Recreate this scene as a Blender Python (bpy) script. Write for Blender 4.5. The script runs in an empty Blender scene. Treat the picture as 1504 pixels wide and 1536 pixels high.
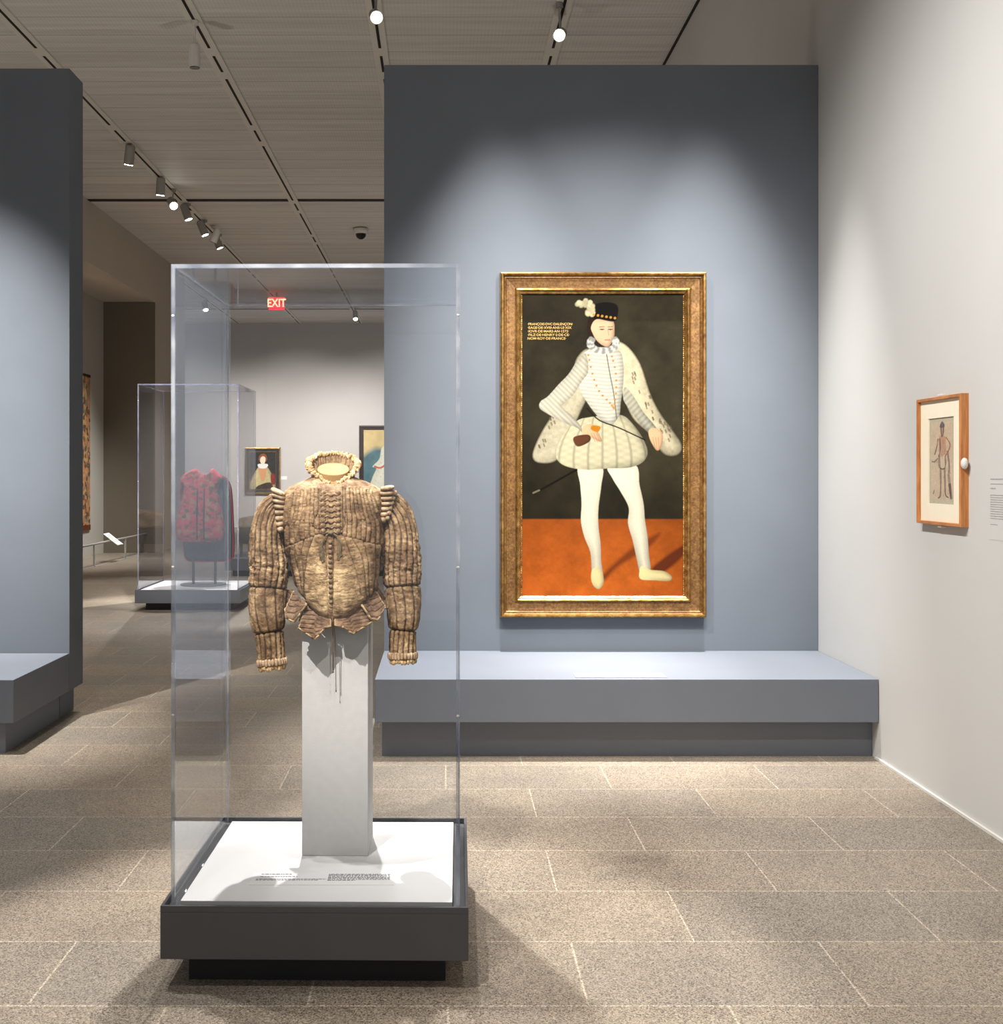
import bpy, bmesh, math, random
import numpy as np
from mathutils import Vector, Matrix
random.seed(7); rng = np.random.default_rng(11)
PI = math.pi
S = bpy.context.scene
COL = S.collection
F = 1650.0; VX = 664.0; VY = 711.0; EYE = 1.553      # focal length in pixels, principal point, eye height

# ------------------------------------------------------------------ helpers
def tag(o, label=None, cat=None, group=None, kind=None):
    if label: o['label'] = label
    if cat: o['category'] = cat
    if group: o['group'] = group
    if kind: o['kind'] = kind
    return o
def thing(name, label, cat, loc=(0, 0, 0), rotz=0, group=None):
    o = bpy.data.objects.new(name, None); COL.objects.link(o)
    o.location = loc; o.rotation_euler = (0, 0, rotz); o.empty_display_size = .1
    return tag(o, label, cat, group)
def new(name, verts, faces, mat, parent=None, smooth=False, world=False):
    me = bpy.data.meshes.new(name)
    me.from_pydata([tuple(v) for v in verts], [], [tuple(f) for f in faces])
    me.validate(); me.update()
    if mat: me.materials.append(mat)
    if smooth: me.polygons.foreach_set('use_smooth', [True]*len(me.polygons))
    o = bpy.data.objects.new(name, me); COL.objects.link(o)
    if parent is not None:
        o.parent = parent
        if world:
            bpy.context.view_layer.update()
            o.matrix_parent_inverse = parent.matrix_world.inverted()
    return o
class MB:
    def __init__(s): s.v = []; s.f = []
    def add(s, v, f):
        n = len(s.v); s.v += [tuple(p) for p in v]; s.f += [tuple(i+n for i in q) for q in f]; return s
    def box(s, x0, x1, y0, y1, z0, z1):
        return s.add([(x0,y0,z0),(x1,y0,z0),(x1,y1,z0),(x0,y1,z0),(x0,y0,z1),(x1,y0,z1),(x1,y1,z1),(x0,y1,z1)],
                     [(3,2,1,0),(4,5,6,7),(0,1,5,4),(1,2,6,5),(2,3,7,6),(3,0,4,7)])
    def tube(s, pts, r, n=8, caps=True):
        pts = [Vector(p) for p in pts]; rs = r if hasattr(r, '__len__') else [r]*len(pts)
        V = []; Fc = []; prev = None
        for i, p in enumerate(pts):
            t = (pts[min(i+1, len(pts)-1)]-pts[max(i-1, 0)]).normalized()
            if prev is None:
                a = Vector((0,0,1)) if abs(t.z) < .9 else Vector((1,0,0)); u = t.cross(a).normalized()
            else: u = (prev - t*prev.dot(t)).normalized()
            prev = u; w = t.cross(u)
            for k in range(n):
                an = 2*PI*k/n; V.append(p + (u*math.cos(an)+w*math.sin(an))*rs[i])
        for i in range(len(pts)-1):
            for k in range(n):
                Fc.append((i*n+k, i*n+(k+1)%n, (i+1)*n+(k+1)%n, (i+1)*n+k))
        if caps:
            Fc.append(tuple(range(n))[::-1]); Fc.append(tuple((len(pts)-1)*n+k for k in range(n)))
        return s.add(V, Fc)
    def ell(s, c, r, M=None, nu=12, nv=8, e=1.0):
        V = []; Fc = []
        f = lambda a: math.copysign(abs(a)**e, a)
        for i in range(nv+1):
            ph = -PI/2+PI*i/nv
            for k in range(nu):
                th = 2*PI*k/nu
                p = Vector((r[0]*f(math.cos(ph))*f(math.cos(th)), r[1]*f(math.cos(ph))*f(math.sin(th)), r[2]*f(math.sin(ph))))
                if M is not None: p = M @ p
                V.append(Vector(c)+p)
        for i in range(nv):
            for k in range(nu):
                Fc.append((i*nu+k, i*nu+(k+1)%nu, (i+1)*nu+(k+1)%nu, (i+1)*nu+k))
        return s.add(V, Fc)
    def build(s, name, mat, parent=None, smooth=False, bevel=0, world=False):
        o = new(name, s.v, s.f, mat, parent, smooth, world)
        if bevel:
            m = o.modifiers.new('bevel', 'BEVEL'); m.width = bevel; m.segments = 2; m.limit_method = 'ANGLE'
        return o
def bx(*a): return MB().box(*a)
def gridmesh(name, P, mat, parent=None, wrapu=False, smooth=True, col=None):
    """P: array (nv, nu, 3)"""
    nv, nu = P.shape[:2]
    idx = np.arange(nv*nu).reshape(nv, nu)
    if wrapu: a = idx[:-1]; b = np.roll(idx, -1, 1)[:-1]; c = np.roll(idx, -1, 1)[1:]; d = idx[1:]
    else: a = idx[:-1, :-1]; b = idx[:-1, 1:]; c = idx[1:, 1:]; d = idx[1:, :-1]
    Q = np.stack([a, b, c, d], -1).reshape(-1, 4)
    me = bpy.data.meshes.new(name)
    me.vertices.add(nv*nu); me.vertices.foreach_set('co', P.reshape(-1).astype(np.float32))
    me.loops.add(Q.size); me.loops.foreach_set('vertex_index', Q.reshape(-1).astype(np.int32))
    me.polygons.add(len(Q)); me.polygons.foreach_set('loop_start', np.arange(0, Q.size, 4, dtype=np.int32))
    me.update(calc_edges=True); me.validate()
    me.polygons.foreach_set('use_smooth', [smooth]*len(me.polygons))
    if col is not None:
        at = me.color_attributes.new('tint', 'FLOAT_COLOR', 'POINT')
        c4 = np.ones((nv*nu, 4), np.float32); c4[:, :col.shape[-1]] = col.reshape(nv*nu, -1)
        at.data.foreach_set('color', c4.reshape(-1))
    me.materials.append(mat)
    o = bpy.data.objects.new(name, me); COL.objects.link(o)
    if parent is not None: o.parent = parent
    return o

# ------------------------------------------------------------------ materials
def srgb(r, g, b):
    f = lambda c: (c/255/12.92) if c/255 <= .04045 else ((c/255+.055)/1.055)**2.4
    return (f(r), f(g), f(b), 1)
class N:
    def __init__(s, name):
        s.m = bpy.data.materials.new(name); s.m.use_nodes = True
        s.t = s.m.node_tree; s.n = s.t.nodes; s.l = s.t.links
        s.b = s.n['Principled BSDF']; s.out = s.n['Material Output']
    def node(s, ty, **k):
        x = s.n.new(ty)
        for a, v in k.items(): setattr(x, a, v)
        return x
    def link(s, a, b): s.l.new(a, b)
    def coord(s, kind='Object', scale=None, rot=None, loc=None):
        c = s.node('ShaderNodeTexCoord').outputs[kind]
        if scale or rot or loc:
            m = s.node('ShaderNodeMapping')
            if scale: m.inputs['Scale'].default_value = scale
            if rot: m.inputs['Rotation'].default_value = rot
            if loc: m.inputs['Location'].default_value = loc
            s.link(c, m.inputs[0]); c = m.outputs[0]
        return c
    def noise(s, co, scale, detail=3, rough=.5):
        x = s.node('ShaderNodeTexNoise'); x.inputs['Scale'].default_value = scale
        x.inputs['Detail'].default_value = detail; x.inputs['Roughness'].default_value = rough
        s.link(co, x.inputs['Vector']); return x.outputs['Fac']
    def ramp(s, fac, stops, interp='LINEAR'):
        r = s.node('ShaderNodeValToRGB'); r.color_ramp.interpolation = interp
        e = r.color_ramp.elements
        while len(e) < len(stops): e.new(.5)
        for k, (p, c) in enumerate(stops): e[k].position = p; e[k].color = c
        s.link(fac, r.inputs[0]); return r.outputs[0]
    def mix(s, a, b, fac, blend='MIX'):
        x = s.node('ShaderNodeMix', data_type='RGBA', blend_type=blend)
        for v, i in ((fac, 0), (a, 6), (b, 7)):
            if hasattr(v, 'type') and hasattr(v, 'is_linked'): s.link(v, x.inputs[i])
            else: x.inputs[i].default_value = v
        return x.outputs[2]
    def bump(s, h, strength=.3, dist=.01):
        x = s.node('ShaderNodeBump'); x.inputs['Strength'].default_value = strength
        x.inputs['Distance'].default_value = dist; s.link(h, x.inputs['Height'])
        s.link(x.outputs[0], s.b.inputs['Normal']); return x
    def base(s, c):
        if hasattr(c, 'is_linked'): s.link(c, s.b.inputs['Base Color'])
        else: s.b.inputs['Base Color'].default_value = c
    def set(s, rough=.6, spec=.3, metal=0):
        s.b.inputs['Roughness'].default_value = rough; s.b.inputs['Specular IOR Level'].default_value = spec
        s.b.inputs['Metallic'].default_value = metal; return s.m
def paint(name, c, rough=.7, spec=.25, var=.05, scale=3, bump=.03, metal=0):
    n = N(name); co = n.coord('Object')
    f = n.noise(co, scale, 4)
    lo = tuple(x*(1-var) for x in c[:3])+(1,); hi = tuple(min(1, x*(1+var)) for x in c[:3])+(1,)
    n.base(n.ramp(f, [(.3, lo), (.7, hi)]))
    if bump: n.bump(n.noise(co, 260, 2), bump, .002)
    return n.set(rough, spec, metal)
def emis(name, c, strength):
    n = N(name); n.base((0, 0, 0, 1)); n.b.inputs['Emission Color'].default_value = c
    n.b.inputs['Emission Strength'].default_value = strength; return n.set(.5, .1)

M = {}
M['blue'] = paint('blue_grey_paint', (.145, .163, .190, 1), .75, .2, .03)
M['blue2'] = paint('slate_platform_paint', (.15, .165, .195, 1), .6, .3, .03)
M['rightwall'] = paint('pale_wall_paint', (.58, .575, .56, 1), .8, .15, .02, 1.5)
M['farwall'] = paint('far_wall_paint', (.50, .475, .45, 1), .85, .1, .03, .6)
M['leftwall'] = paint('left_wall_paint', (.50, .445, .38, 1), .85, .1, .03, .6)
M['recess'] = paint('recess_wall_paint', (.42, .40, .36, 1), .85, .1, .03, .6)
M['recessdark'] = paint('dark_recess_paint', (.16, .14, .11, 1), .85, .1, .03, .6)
M['white'] = paint('white_deck_fabric', (.70, .70, .70, 1), .8, .1, .01, 5)
M['linen'] = paint('grey_linen_cover', (.50, .50, .50, 1), .85, .1, .03, 40, .25)
M['tray'] = paint('charcoal_tray_paint', (.075, .075, .080, 1), .55, .3, .05, 6)
M['tray2'] = paint('slate_tray_paint', (.14, .15, .175, 1), .55, .3, .05, 6)
M['black'] = paint('black_plinth_paint', (.010, .010, .012, 1), .6, .25, .1)
M['fixture'] = paint('fixture_enamel', (.30, .285, .26, 1), .5, .3, .02)
M['whitefix'] = paint('white_enamel', (.68, .66, .62, 1), .45, .35, .02)
M['slot'] = paint('track_slot', (.02, .018, .015, 1), .7, .2, .02)
M['trackstrip'] = paint('track_strip', (.72, .68, .61, 1), .6, .2, .02)
M['dome'] = paint('black_dome', (.012, .012, .014, 1), .1, .6, .02, bump=0)
M['metalgrey'] = paint('painted_grey_metal', (.34, .335, .32, 1), .45, .4, .03)
M['paper'] = paint('white_label_card', (.75, .75, .74, 1), .8, .1, .01)
M['lens'] = emis('lamp_glow', (1, .96, .88, 1), 30)
M['lens_dim'] = emis('lamp_glow_soft', (1, .95, .86, 1), 7)
M['ink'] = paint('grey_ink', (.03, .03, .03, 1), .9, .05, .02, bump=0)
M['inkpale'] = paint('pale_grey_ink', (.36, .36, .35, 1), .9, .05, .02, bump=0)
M['exit_red'] = emis('exit_red', (1, .02, .04, 1), 1.6)
M['exit_letter'] = emis('exit_letters', (1, .42, .22, 1), 4.5)
M['rust'] = paint('rust_brown_wood', (.20, .075, .03, 1), .5, .3, .25, 12)

def mk_floor():
    n = N('granite_tiles'); co = n.coord('Object')
    br = n.node('ShaderNodeTexBrick'); br.offset = .5; br.offset_frequency = 2; br.squash = 1
    mp = n.node('ShaderNodeMapping'); mp.inputs['Location'].default_value = (-.015, -5.864+.442*40, 0)
    n.link(co, mp.inputs[0]); n.link(mp.outputs[0], br.inputs['Vector'])
    for k, v in (('Scale', 1), ('Mortar Size', .0034), ('Mortar Smooth', .1), ('Bias', 0), ('Brick Width', .82), ('Row Height', .442)):
        br.inputs[k].default_value = v
    br.inputs['Color1'].default_value = (.90, .91, .92, 1); br.inputs['Color2'].default_value = (1.06, 1.02, .98, 1)
    br.inputs['Mortar'].default_value = (1.65, 1.63, 1.58, 1)
    v = n.node('ShaderNodeTexVoronoi'); v.inputs['Scale'].default_value = 260; n.link(co, v.inputs['Vector'])
    sep = n.node('ShaderNodeSeparateColor'); n.link(v.outputs['Color'], sep.inputs[0])
    sp = n.ramp(sep.outputs[0], [(0, (.075, .066, .058, 1)), (.18, (.14, .122, .104, 1)), (.4, (.235, .204, .166, 1)), (.75, (.30, .258, .206, 1)), (1, (.40, .355, .30, 1))])
    big = n.ramp(n.noise(co, 2.2, 4, .6), [(.3, (.86, .85, .84, 1)), (.7, (1.08, 1.05, 1.0, 1))])
    c = n.mix(sp, big, 1.0, 'MULTIPLY'); c = n.mix(c, br.outputs['Color'], 1.0, 'MULTIPLY')
    n.base(c); n.bump(sep.outputs[0], .06, .001)
    return n.set(.42, .35)
M['floor'] = mk_floor()
def mk_ceiling():
    n = N('perforated_ceiling_panels'); co = n.coord('Object')
    st = n.noise(n.coord('Object', (.35, 7, 1)), 1.6, 5, .6)
    c = n.ramp(st, [(.3, (.60, .565, .52, 1)), (.5, (.68, .645, .60, 1)), (.72, (.77, .735, .69, 1))])
    br = n.node('ShaderNodeTexBrick'); br.offset = 0
    mp = n.node('ShaderNodeMapping'); mp.inputs['Location'].default_value = (-1.13+1.76*10, -10.62+1.31*12, 0)
    n.link(co, mp.inputs[0]); n.link(mp.outputs[0], br.inputs['Vector'])
    for k, v in (('Scale', 1), ('Mortar Size', .006), ('Mortar Smooth', .1), ('Bias', 0), ('Brick Width', 1.76), ('Row Height', .435)):
        br.inputs[k].default_value = v
    br.inputs['Color1'].default_value = (.95, .95, .95, 1); br.inputs['Color2'].default_value = (1.03, 1.03, 1.03, 1)
    br.inputs['Mortar'].default_value = (.62, .6, .58, 1)
    v = n.node('ShaderNodeTexWave'); v.inputs['Scale'].default_value = 9; v.bands_direction = 'X'; n.link(co, v.inputs['Vector'])
    perf = n.ramp(v.outputs['Fac'], [(.0, (.93, .93, .93, 1)), (.6, (1, 1, 1, 1))])
    n.base(n.mix(n.mix(c, br.outputs['Color'], 1, 'MULTIPLY'), perf, 1, 'MULTIPLY'))
    return n.set(.6, .2)
M['ceiling'] = mk_ceiling()

def mk_glass(name, tintc, refl_boost=1.0):
    n = N(name); n.n.remove(n.b)
    tr = n.node('ShaderNodeBsdfTransparent'); tr.inputs[0].default_value = tintc
    gl = n.node('ShaderNodeBsdfGlossy'); gl.inputs['Roughness'].default_value = .015
    gl.inputs['Color'].default_value = (.95, .97, 1, 1)
    fr = n.node('ShaderNodeFresnel'); fr.inputs['IOR'].default_value = 1.47
    mt = n.node('ShaderNodeMath', operation='MULTIPLY'); mt.inputs[1].default_value = refl_boost
    mt.use_clamp = True; n.link(fr.outputs[0], mt.inputs[0])
    mx = n.node('ShaderNodeMixShader'); n.link(mt.outputs[0], mx.inputs[0])
    n.link(tr.outputs[0], mx.inputs[1]); n.link(gl.outputs[0], mx.inputs[2]); n.link(mx.outputs[0], n.out.inputs[0])
    return n.m
M['glass'] = mk_glass('clear_acrylic', (.985, .988, .992, 1), .42)
M['glass2'] = mk_glass('clear_acrylic_far', (.975, .975, .985, 1), .45)
def mk_edge(name, colr, wob):
    n = N(name); co = n.coord('Object', (1, 1, wob))
    f = n.noise(co, 3.0, 3, .7)
    c = n.ramp(f, [(.32, (colr[0]*.28, colr[1]*.32, colr[2]*.42, 1)), (.5, colr), (.72, (.80, .84, .90, 1))])  # edge highlights put into the colour as pale and dark stretches
    n.base(c); n.set(.15, .6)
    n.b.inputs['Alpha'].default_value = .36
    return n.m
M['edge'] = mk_edge('polished_acrylic_edge', (.34, .38, .45, 1), 1.3)
M['edge2'] = mk_edge('lilac_acrylic_edge', (.36, .36, .58, 1), .5)

def mk_gold(name, dark, mid, hi, sc=40, metal=.75, rough=.38):
    n = N(name); co = n.coord('Object')
    f = n.noise(co, sc, 6, .7); g = n.noise(co, sc*.2, 3)
    c = n.ramp(f, [(.3, dark), (.48, mid), (.7, hi)])
    c = n.mix(c, n.ramp(g, [(.3, (.75, .7, .65, 1)), (.7, (1.1, 1.1, 1.05, 1))]), 1, 'MULTIPLY')
    n.base(c); n.bump(f, .2, .002); return n.set(rough, .5, metal)
M['frame_gold'] = mk_gold('bright_gilding', (.16, .075, .018, 1), (.40, .22, .065, 1), (.72, .48, .20, 1), 25, .85, .3)
M['frame_brown'] = mk_gold('mottled_brown_gilding', (.075, .03, .009, 1), (.18, .088, .028, 1), (.31, .18, .06, 1), 70, .45, .45)
M['frame_dark'] = paint('dark_brown_frame', (.03, .015, .013, 1), .4, .4, .2, 10)
M['frame_black'] = paint('black_frame', (.015, .014, .012, 1), .4, .4, .2, 10)
def mk_wood():
    n = N('cherry_wood'); co = n.coord('Object', (1, 8, .6))
    n.base(n.ramp(n.noise(co, 12, 5, .6), [(.3, srgb(160, 98, 52)), (.7, srgb(205, 138, 82))])); return n.set(.4, .35)
M['wood'] = mk_wood()
def mk_vcol(name, rough=.5, spec=.3, sc=300, str_=.1, gain=.55):
    n = N(name); a = n.node('ShaderNodeVertexColor'); a.layer_name = 'tint'
    co = n.coord('Object'); v = n.ramp(n.noise(co, sc, 3), [(.3, (.9, .9, .9, 1)), (.7, (1.08, 1.08, 1.08, 1))])
    g = n.node('ShaderNodeVectorMath', operation='SCALE'); g.inputs['Scale'].default_value = gain; n.link(a.outputs[0], g.inputs[0])
    n.base(n.mix(g.outputs[0], v, 1, 'MULTIPLY')); n.bump(n.noise(co, sc, 2), str_, .001); return n.set(rough, spec)
M['oil'] = mk_vcol('oil_painting', .6, .06)
M['oil_far'] = mk_vcol('distant_oil_painting', .6, .06, gain=.9)
M['drawing'] = mk_vcol('chalk_drawing', .9, .05, 150, .02, .8)

# leather: tint.r = groove shade painted along seams, plus sleeve dirt, tint.g = light/dark patches
def mk_leather(name, dark, mid, lite, pale=(.62, .46, .26, 1)):
    n = N(name); a = n.node('ShaderNodeVertexColor'); a.layer_name = 'tint'
    sep = n.node('ShaderNodeSeparateColor'); n.link(a.outputs[0], sep.inputs[0])
    co = n.coord('Object')
    f = n.noise(co, 17, 6, .66)
    c = n.ramp(f, [(.32, dark), (.5, mid), (.68, lite)])
    g = n.noise(co, 130, 4, .7)
    c = n.mix(c, n.ramp(g, [(.3, (.72, .68, .66, 1)), (.7, (1.15, 1.13, 1.1, 1))]), 1, 'MULTIPLY')
    c = n.mix(c, pale, sep.outputs[1])
    h = n.noise(co, 45, 5, .7)
    c = n.mix(c, n.ramp(h, [(.38, (.48, .43, .40, 1)), (.56, (1.05, 1.04, 1, 1))]), .85, 'MULTIPLY')
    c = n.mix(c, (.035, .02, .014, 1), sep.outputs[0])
    n.base(c)
    w = n.noise(n.coord('Object', (1, 1, 1.8)), 60, 5, .65)
    n.bump(w, .8, .005)
    return n.set(.72, .22)
M['leather'] = mk_leather('aged_quilted_leather', (.105, .062, .034, 1), (.24, .155, .085, 1), (.47, .34, .205, 1))
M['leather_tab'] = mk_leather('pinked_leather_tabs', (.085, .05, .032, 1), (.165, .105, .068, 1), (.29, .20, .13, 1))
def mk_simple_leather(name, a, b, c, sc=40):
    n = N(name); co = n.coord('Object')
    n.base(n.ramp(n.noise(co, sc, 5, .7), [(.3, a), (.5, b), (.7, c)])); n.bump(n.noise(co, sc*2.5, 4, .7), .4, .003); return n.set(.75, .2)
M['wing'] = mk_simple_leather('shoulder_wing_leather', (.16, .095, .062, 1), (.36, .255, .16, 1), (.58, .45, .31, 1))
M['ruffle'] = mk_simple_leather('cream_ruffle', (.22, .12, .045, 1), (.46, .30, .15, 1), (.70, .54, .34, 1), 60)
M['lining'] = mk_simple_leather('tan_neck_form', (.24, .14, .055, 1), (.28, .17, .07, 1), (.32, .20, .085, 1), 15)
M['button'] = mk_simple_leather('button_thread', (.07, .042, .024, 1), (.17, .11, .062, 1), (.33, .235, .145, 1), 80)
M['cord'] = mk_simple_leather('olive_cord', (.05, .035, .018, 1), (.13, .095, .055, 1), (.24, .18, .11, 1), 120)
M['browncord'] = mk_simple_leather('brown_cord', (.08, .045, .025, 1), (.16, .09, .05, 1), (.24, .15, .09, 1), 120)
def mk_textile(name, base, cols, sc):
    n = N(name); co = n.coord('Object')
    v = n.node('ShaderNodeTexVoronoi'); v.inputs['Scale'].default_value = sc; n.link(co, v.inputs['Vector'])
    sep = n.node('ShaderNodeSeparateColor'); n.link(v.outputs['Color'], sep.inputs[0])
    c = n.ramp(sep.outputs[0], cols, 'CONSTANT')
    w = n.noise(co, sc*1.4, 5, .8)
    n.base(n.mix(c, base, n.ramp(w, [(.50, (0, 0, 0, 1)), (.60, (1, 1, 1, 1))]))); n.bump(w, .2, .003)
    return n.set(.8, .15)
M['redsilk'] = mk_textile('red_floral_silk', (.46, .035, .055, 1), [(0, (.07, .09, .04, 1)), (.25, (.45, .05, .075, 1)), (.55, (.30, .20, .11, 1)), (.75, (.46, .09, .10, 1))], 26)
M['tapestry'] = mk_textile('orange_tapestry', (.36, .15, .07, 1), [(0, (.08, .06, .04, 1)), (.3, (.42, .20, .09, 1)), (.6, (.16, .17, .13, 1)), (.8, (.45, .28, .12, 1))], 12)
M['brocade'] = mk_textile('tan_brocade', (.42, .33, .22, 1), [(0, (.30, .21, .13, 1)), (.5, (.48, .38, .26, 1))], 14)
M['darkcloth'] = paint('charcoal_cape_lining', (.045, .048, .06, 1), .85, .1, .1, 10)
M['redtrim'] = paint('crimson_trim', (.38, .015, .035, 1), .6, .2, .05)
M['navytrim'] = paint('navy_braid', (.02, .025, .05, 1), .6, .2, .05)

# ------------------------------------------------------------------ setting
def struct(name, mb, m, bevel=0):
    o = mb.build(name, m, None, False, bevel); o['kind'] = 'structure'; return o
CZ = 5.94
YW = 6.93
XR = 2.366
struct('floor', bx(-12.5, XR+.3, -5, 32.3, -.1, 0), M['floor'])
struct('ceiling', bx(-12.5, XR+.3, -5, 32.3, CZ, CZ+.15), M['ceiling'])
struct('wall_right', bx(XR, XR+.3, -5, 32, 0, CZ), M['rightwall'])
struct('wall_far', bx(-12.5, XR+.3, 32, 32.3, 0, CZ), M['farwall'])
wl = MB()
wl.box(-6.9, -5.67, 21.7, 24.2, 0, CZ)
wl.box(-7.0, -5.67, 12.0, 21.7, 4.94, CZ)
struct('wall_left', wl, M['leftwall'])
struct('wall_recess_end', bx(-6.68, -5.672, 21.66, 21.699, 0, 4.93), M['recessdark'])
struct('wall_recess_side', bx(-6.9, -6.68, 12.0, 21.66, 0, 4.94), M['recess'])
struct('wall_outer_left', bx(-12.8, -12.5, -5, 32, 0, CZ), M['leftwall'])
struct('wall_center', bx(-.37, XR-.002, YW, YW+.28, 0, 4.13), M['blue'])
struct('wall_partition_left', MB().box(-5.6, -2.372, 6.99, 7.25, .175, 4.13).box(-5.6, -2.432, 6.99, 7.25, 0, .175), M['blue'])
struct('trim_1', bx(-12, XR, 17.55, 17.67, CZ-.012, CZ+.001), M['slot'])
struct('trim_2', bx(-12, XR, 29.2, 29.27, CZ-.012, CZ+.001), M['slot'])
struct('trim_3', bx(XR-.012, XR, -5, 6.0, 0, .012), M['whitefix'])
struct('trim_4', bx(XR-.014, XR+.001, YW+.3, 32, CZ-.03, CZ), M['slot'])

# platforms
def platform(name, label, x0, x1, yf, yb, zt, zf, plx0, plx1, ply):
    t = thing(name, label, 'platform', ((x0+x1)/2, (yf+yb)/2, 0))
    c = t.location
    bx(x0-c.x, x1-c.x, yf-c.y, yb-c.y, zf, zt).build('platform_top', M['blue2'], t, bevel=.003)
    bx(plx0-c.x, plx1-c.x, ply-c.y, yb-c.y-.01, 0, zf).build('plinth', M['blue2'], t)
    return t
platform('display_platform', 'long slate grey platform below the large gilt framed portrait', -.369, XR-.003, 5.965, YW-.002, .440, .205, -.335, XR-.003, 6.06)
platform('display_platform', 'slate grey platform at the foot of the left partition wall', -5.4, -2.372, 6.08, 6.985, .415, .175, -5.4, -2.432, 6.12)

# ceiling tracks
def track(x, y0, y1, label):
    t = thing('lighting_track', label, 'track', (x, 0, CZ), 0, 'ceiling lighting tracks')
    bx(-.075, .075, y0, y1, -.018, -.001).build('strip', M['trackstrip'], t)
    mb = MB(); y = y0+.1; k = 0
    while y < y1-.5:
        L = [2.9, .45, 1.6, .45][k % 4]
        mb.box(-.014, .014, y, min(y+L, y1), -.0215, -.0175); y += L+.22; k += 1
    mb.build('slot', M['slot'], t)
    return t
track(-5.93, 24.3, 31.9, 'short beige lighting track in the far left of the ceiling')
track(-4.17, 2, 31.9, 'leftmost long ceiling track that carries the row of lit spotlights')
track(-2.395, 2, 31.9, 'ceiling track crossing the middle of the left ceiling with one unlit lamp')
track(-.645, 2, 31.9, 'ceiling track running into the left edge of the tall blue wall')
track(1.13, 2, 31.9, 'ceiling track above the tall blue wall nearest the right wall')

# spotlights
def spotlight(x, y, z, dirv, lit, label, size=1.0, mat=None):
    t = thing('track_spotlight', label, 'spotlight', (x, y, z), 0, 'track spotlights')
    d = Vector(dirv).normalized(); up = Vector((0, 0, 1))
    top = (0, 0, CZ-.0225-z)
    a = -d*(.22*size)
    MB().tube([top, (0, 0, CZ-.06-z)], .035, 12).build('adapter', mat or M['fixture'], t)
    MB().tube([(0, 0, CZ-.06-z), tuple(a*.55+Vector((0, 0, .03)))], .012, 8).build('stem', mat or M['fixture'], t)
    h = MB().tube([tuple(a), tuple(a*.92), (0, 0, 0)], [.045*size, .055*size, .058*size], 20)
    h.build('housing', mat or M['fixture'], t)
    MB().tube([tuple(d*.0005), tuple(d*.006)], .048*size, 20).build('lens', lit or M['dome'], t)
    return t
SP = [
 (-.59, 9.8, 5.62, (.15, -1, -.55), 'lens', 'bright spotlight just above the top left corner of the tall blue wall'),
 (1.08, 10.2, 5.62, (-.2, -1, -.5), 'lens', 'bright spotlight above the middle of the tall blue wall'),
 (-2.39, 10.6, 5.47, (0, .05, -1), None, 'unlit white cylinder spotlight pointing straight down at upper left'),
 (-4.17, 14.6, 5.66, (-.2, .3, -1), 'lens', 'nearest lit spotlight on the left ceiling track'),
 (-4.16, 16.2, 5.66, (-.1, .2, -1), 'lens', 'second nearest lit spotlight on the left ceiling track'),
 (-4.12, 16.85, 5.66, (.5, -1, -.7), 'lens', 'brightest spotlight of the left ceiling row facing the viewer'),
 (-4.10, 17.75, 5.66, (.35, .1, -1), 'lens', 'fourth lit spotlight of the left ceiling row, tilted right'),
 (-4.08, 18.9, 5.66, (.4, .1, -1), 'lens', 'fifth lit spotlight of the left ceiling row, tilted right'),
 (-4.05, 19.4, 5.64, (-.4, .1, -1), None, 'unlit spotlight of the left ceiling row, tilted left'),
 (-4.05, 20.0, 5.66, (.4, .1, -1), 'lens_dim', 'farthest spotlight of the left ceiling row'),
 (-2.3, 29.0, 5.64, (.1, -.6, -1), 'lens', 'small distant lit spotlight near the far wall beside the blue wall edge'),
 (-5.9, 27.4, 5.64, (.3, -.5, -1), 'lens', 'small distant lit spotlight near the far left corner'),
]
for x, y, z, d, l, lab in SP:
    spotlight(x, y, z, d, M[l] if l else None, lab, 1.15 if y > 12 else 1.0, M['whitefix'] if l is None else M['fixture'])

# security camera
t = thing('security_camera', 'small dome security camera hanging under the ceiling', 'camera', (-1.46, 19.6, CZ-.02))
MB().tube([(0, 0, 0), (0, 0, -.09)], [.13, .12], 24).build('housing', M['whitefix'], t, True)
MB().ell((0, 0, -.09), (.095, .095, .10)).build('dome', M['dome'], t, True)

# exit sign
t = thing('exit_sign', 'glowing red sign reading EXIT hanging from the far ceiling', 'sign', (-4.02, 26.6, 5.56))
bx(-.19, .19, 0, .05, -.03, .27).build('housing', M['exit_red'], t, bevel=.006)
bx(-.02, .02, .01, .04, .27, CZ-5.56).build('stem', M['fixture'], t)
def text(body, size, loc, rot, mat, parent, name='lettering', extrude=.002, align='CENTER', bold=0, sx=1):
    cu = bpy.data.curves.new(name, 'FONT'); cu.body = body; cu.size = size; cu.extrude = extrude
    cu.align_x = align; cu.align_y = 'CENTER'; cu.offset = bold; cu.space_line = .9
    cu.materials.append(mat)
    o = bpy.data.objects.new(name, cu); COL.objects.link(o); o.parent = parent
    o.location = loc; o.rotation_euler = rot; o.scale = (sx, 1, 1); return o
text('EXIT', .27, (0, -.004, .12), (PI/2, 0, 0), M['exit_letter'], t, bold=.004, sx=.82)

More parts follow.
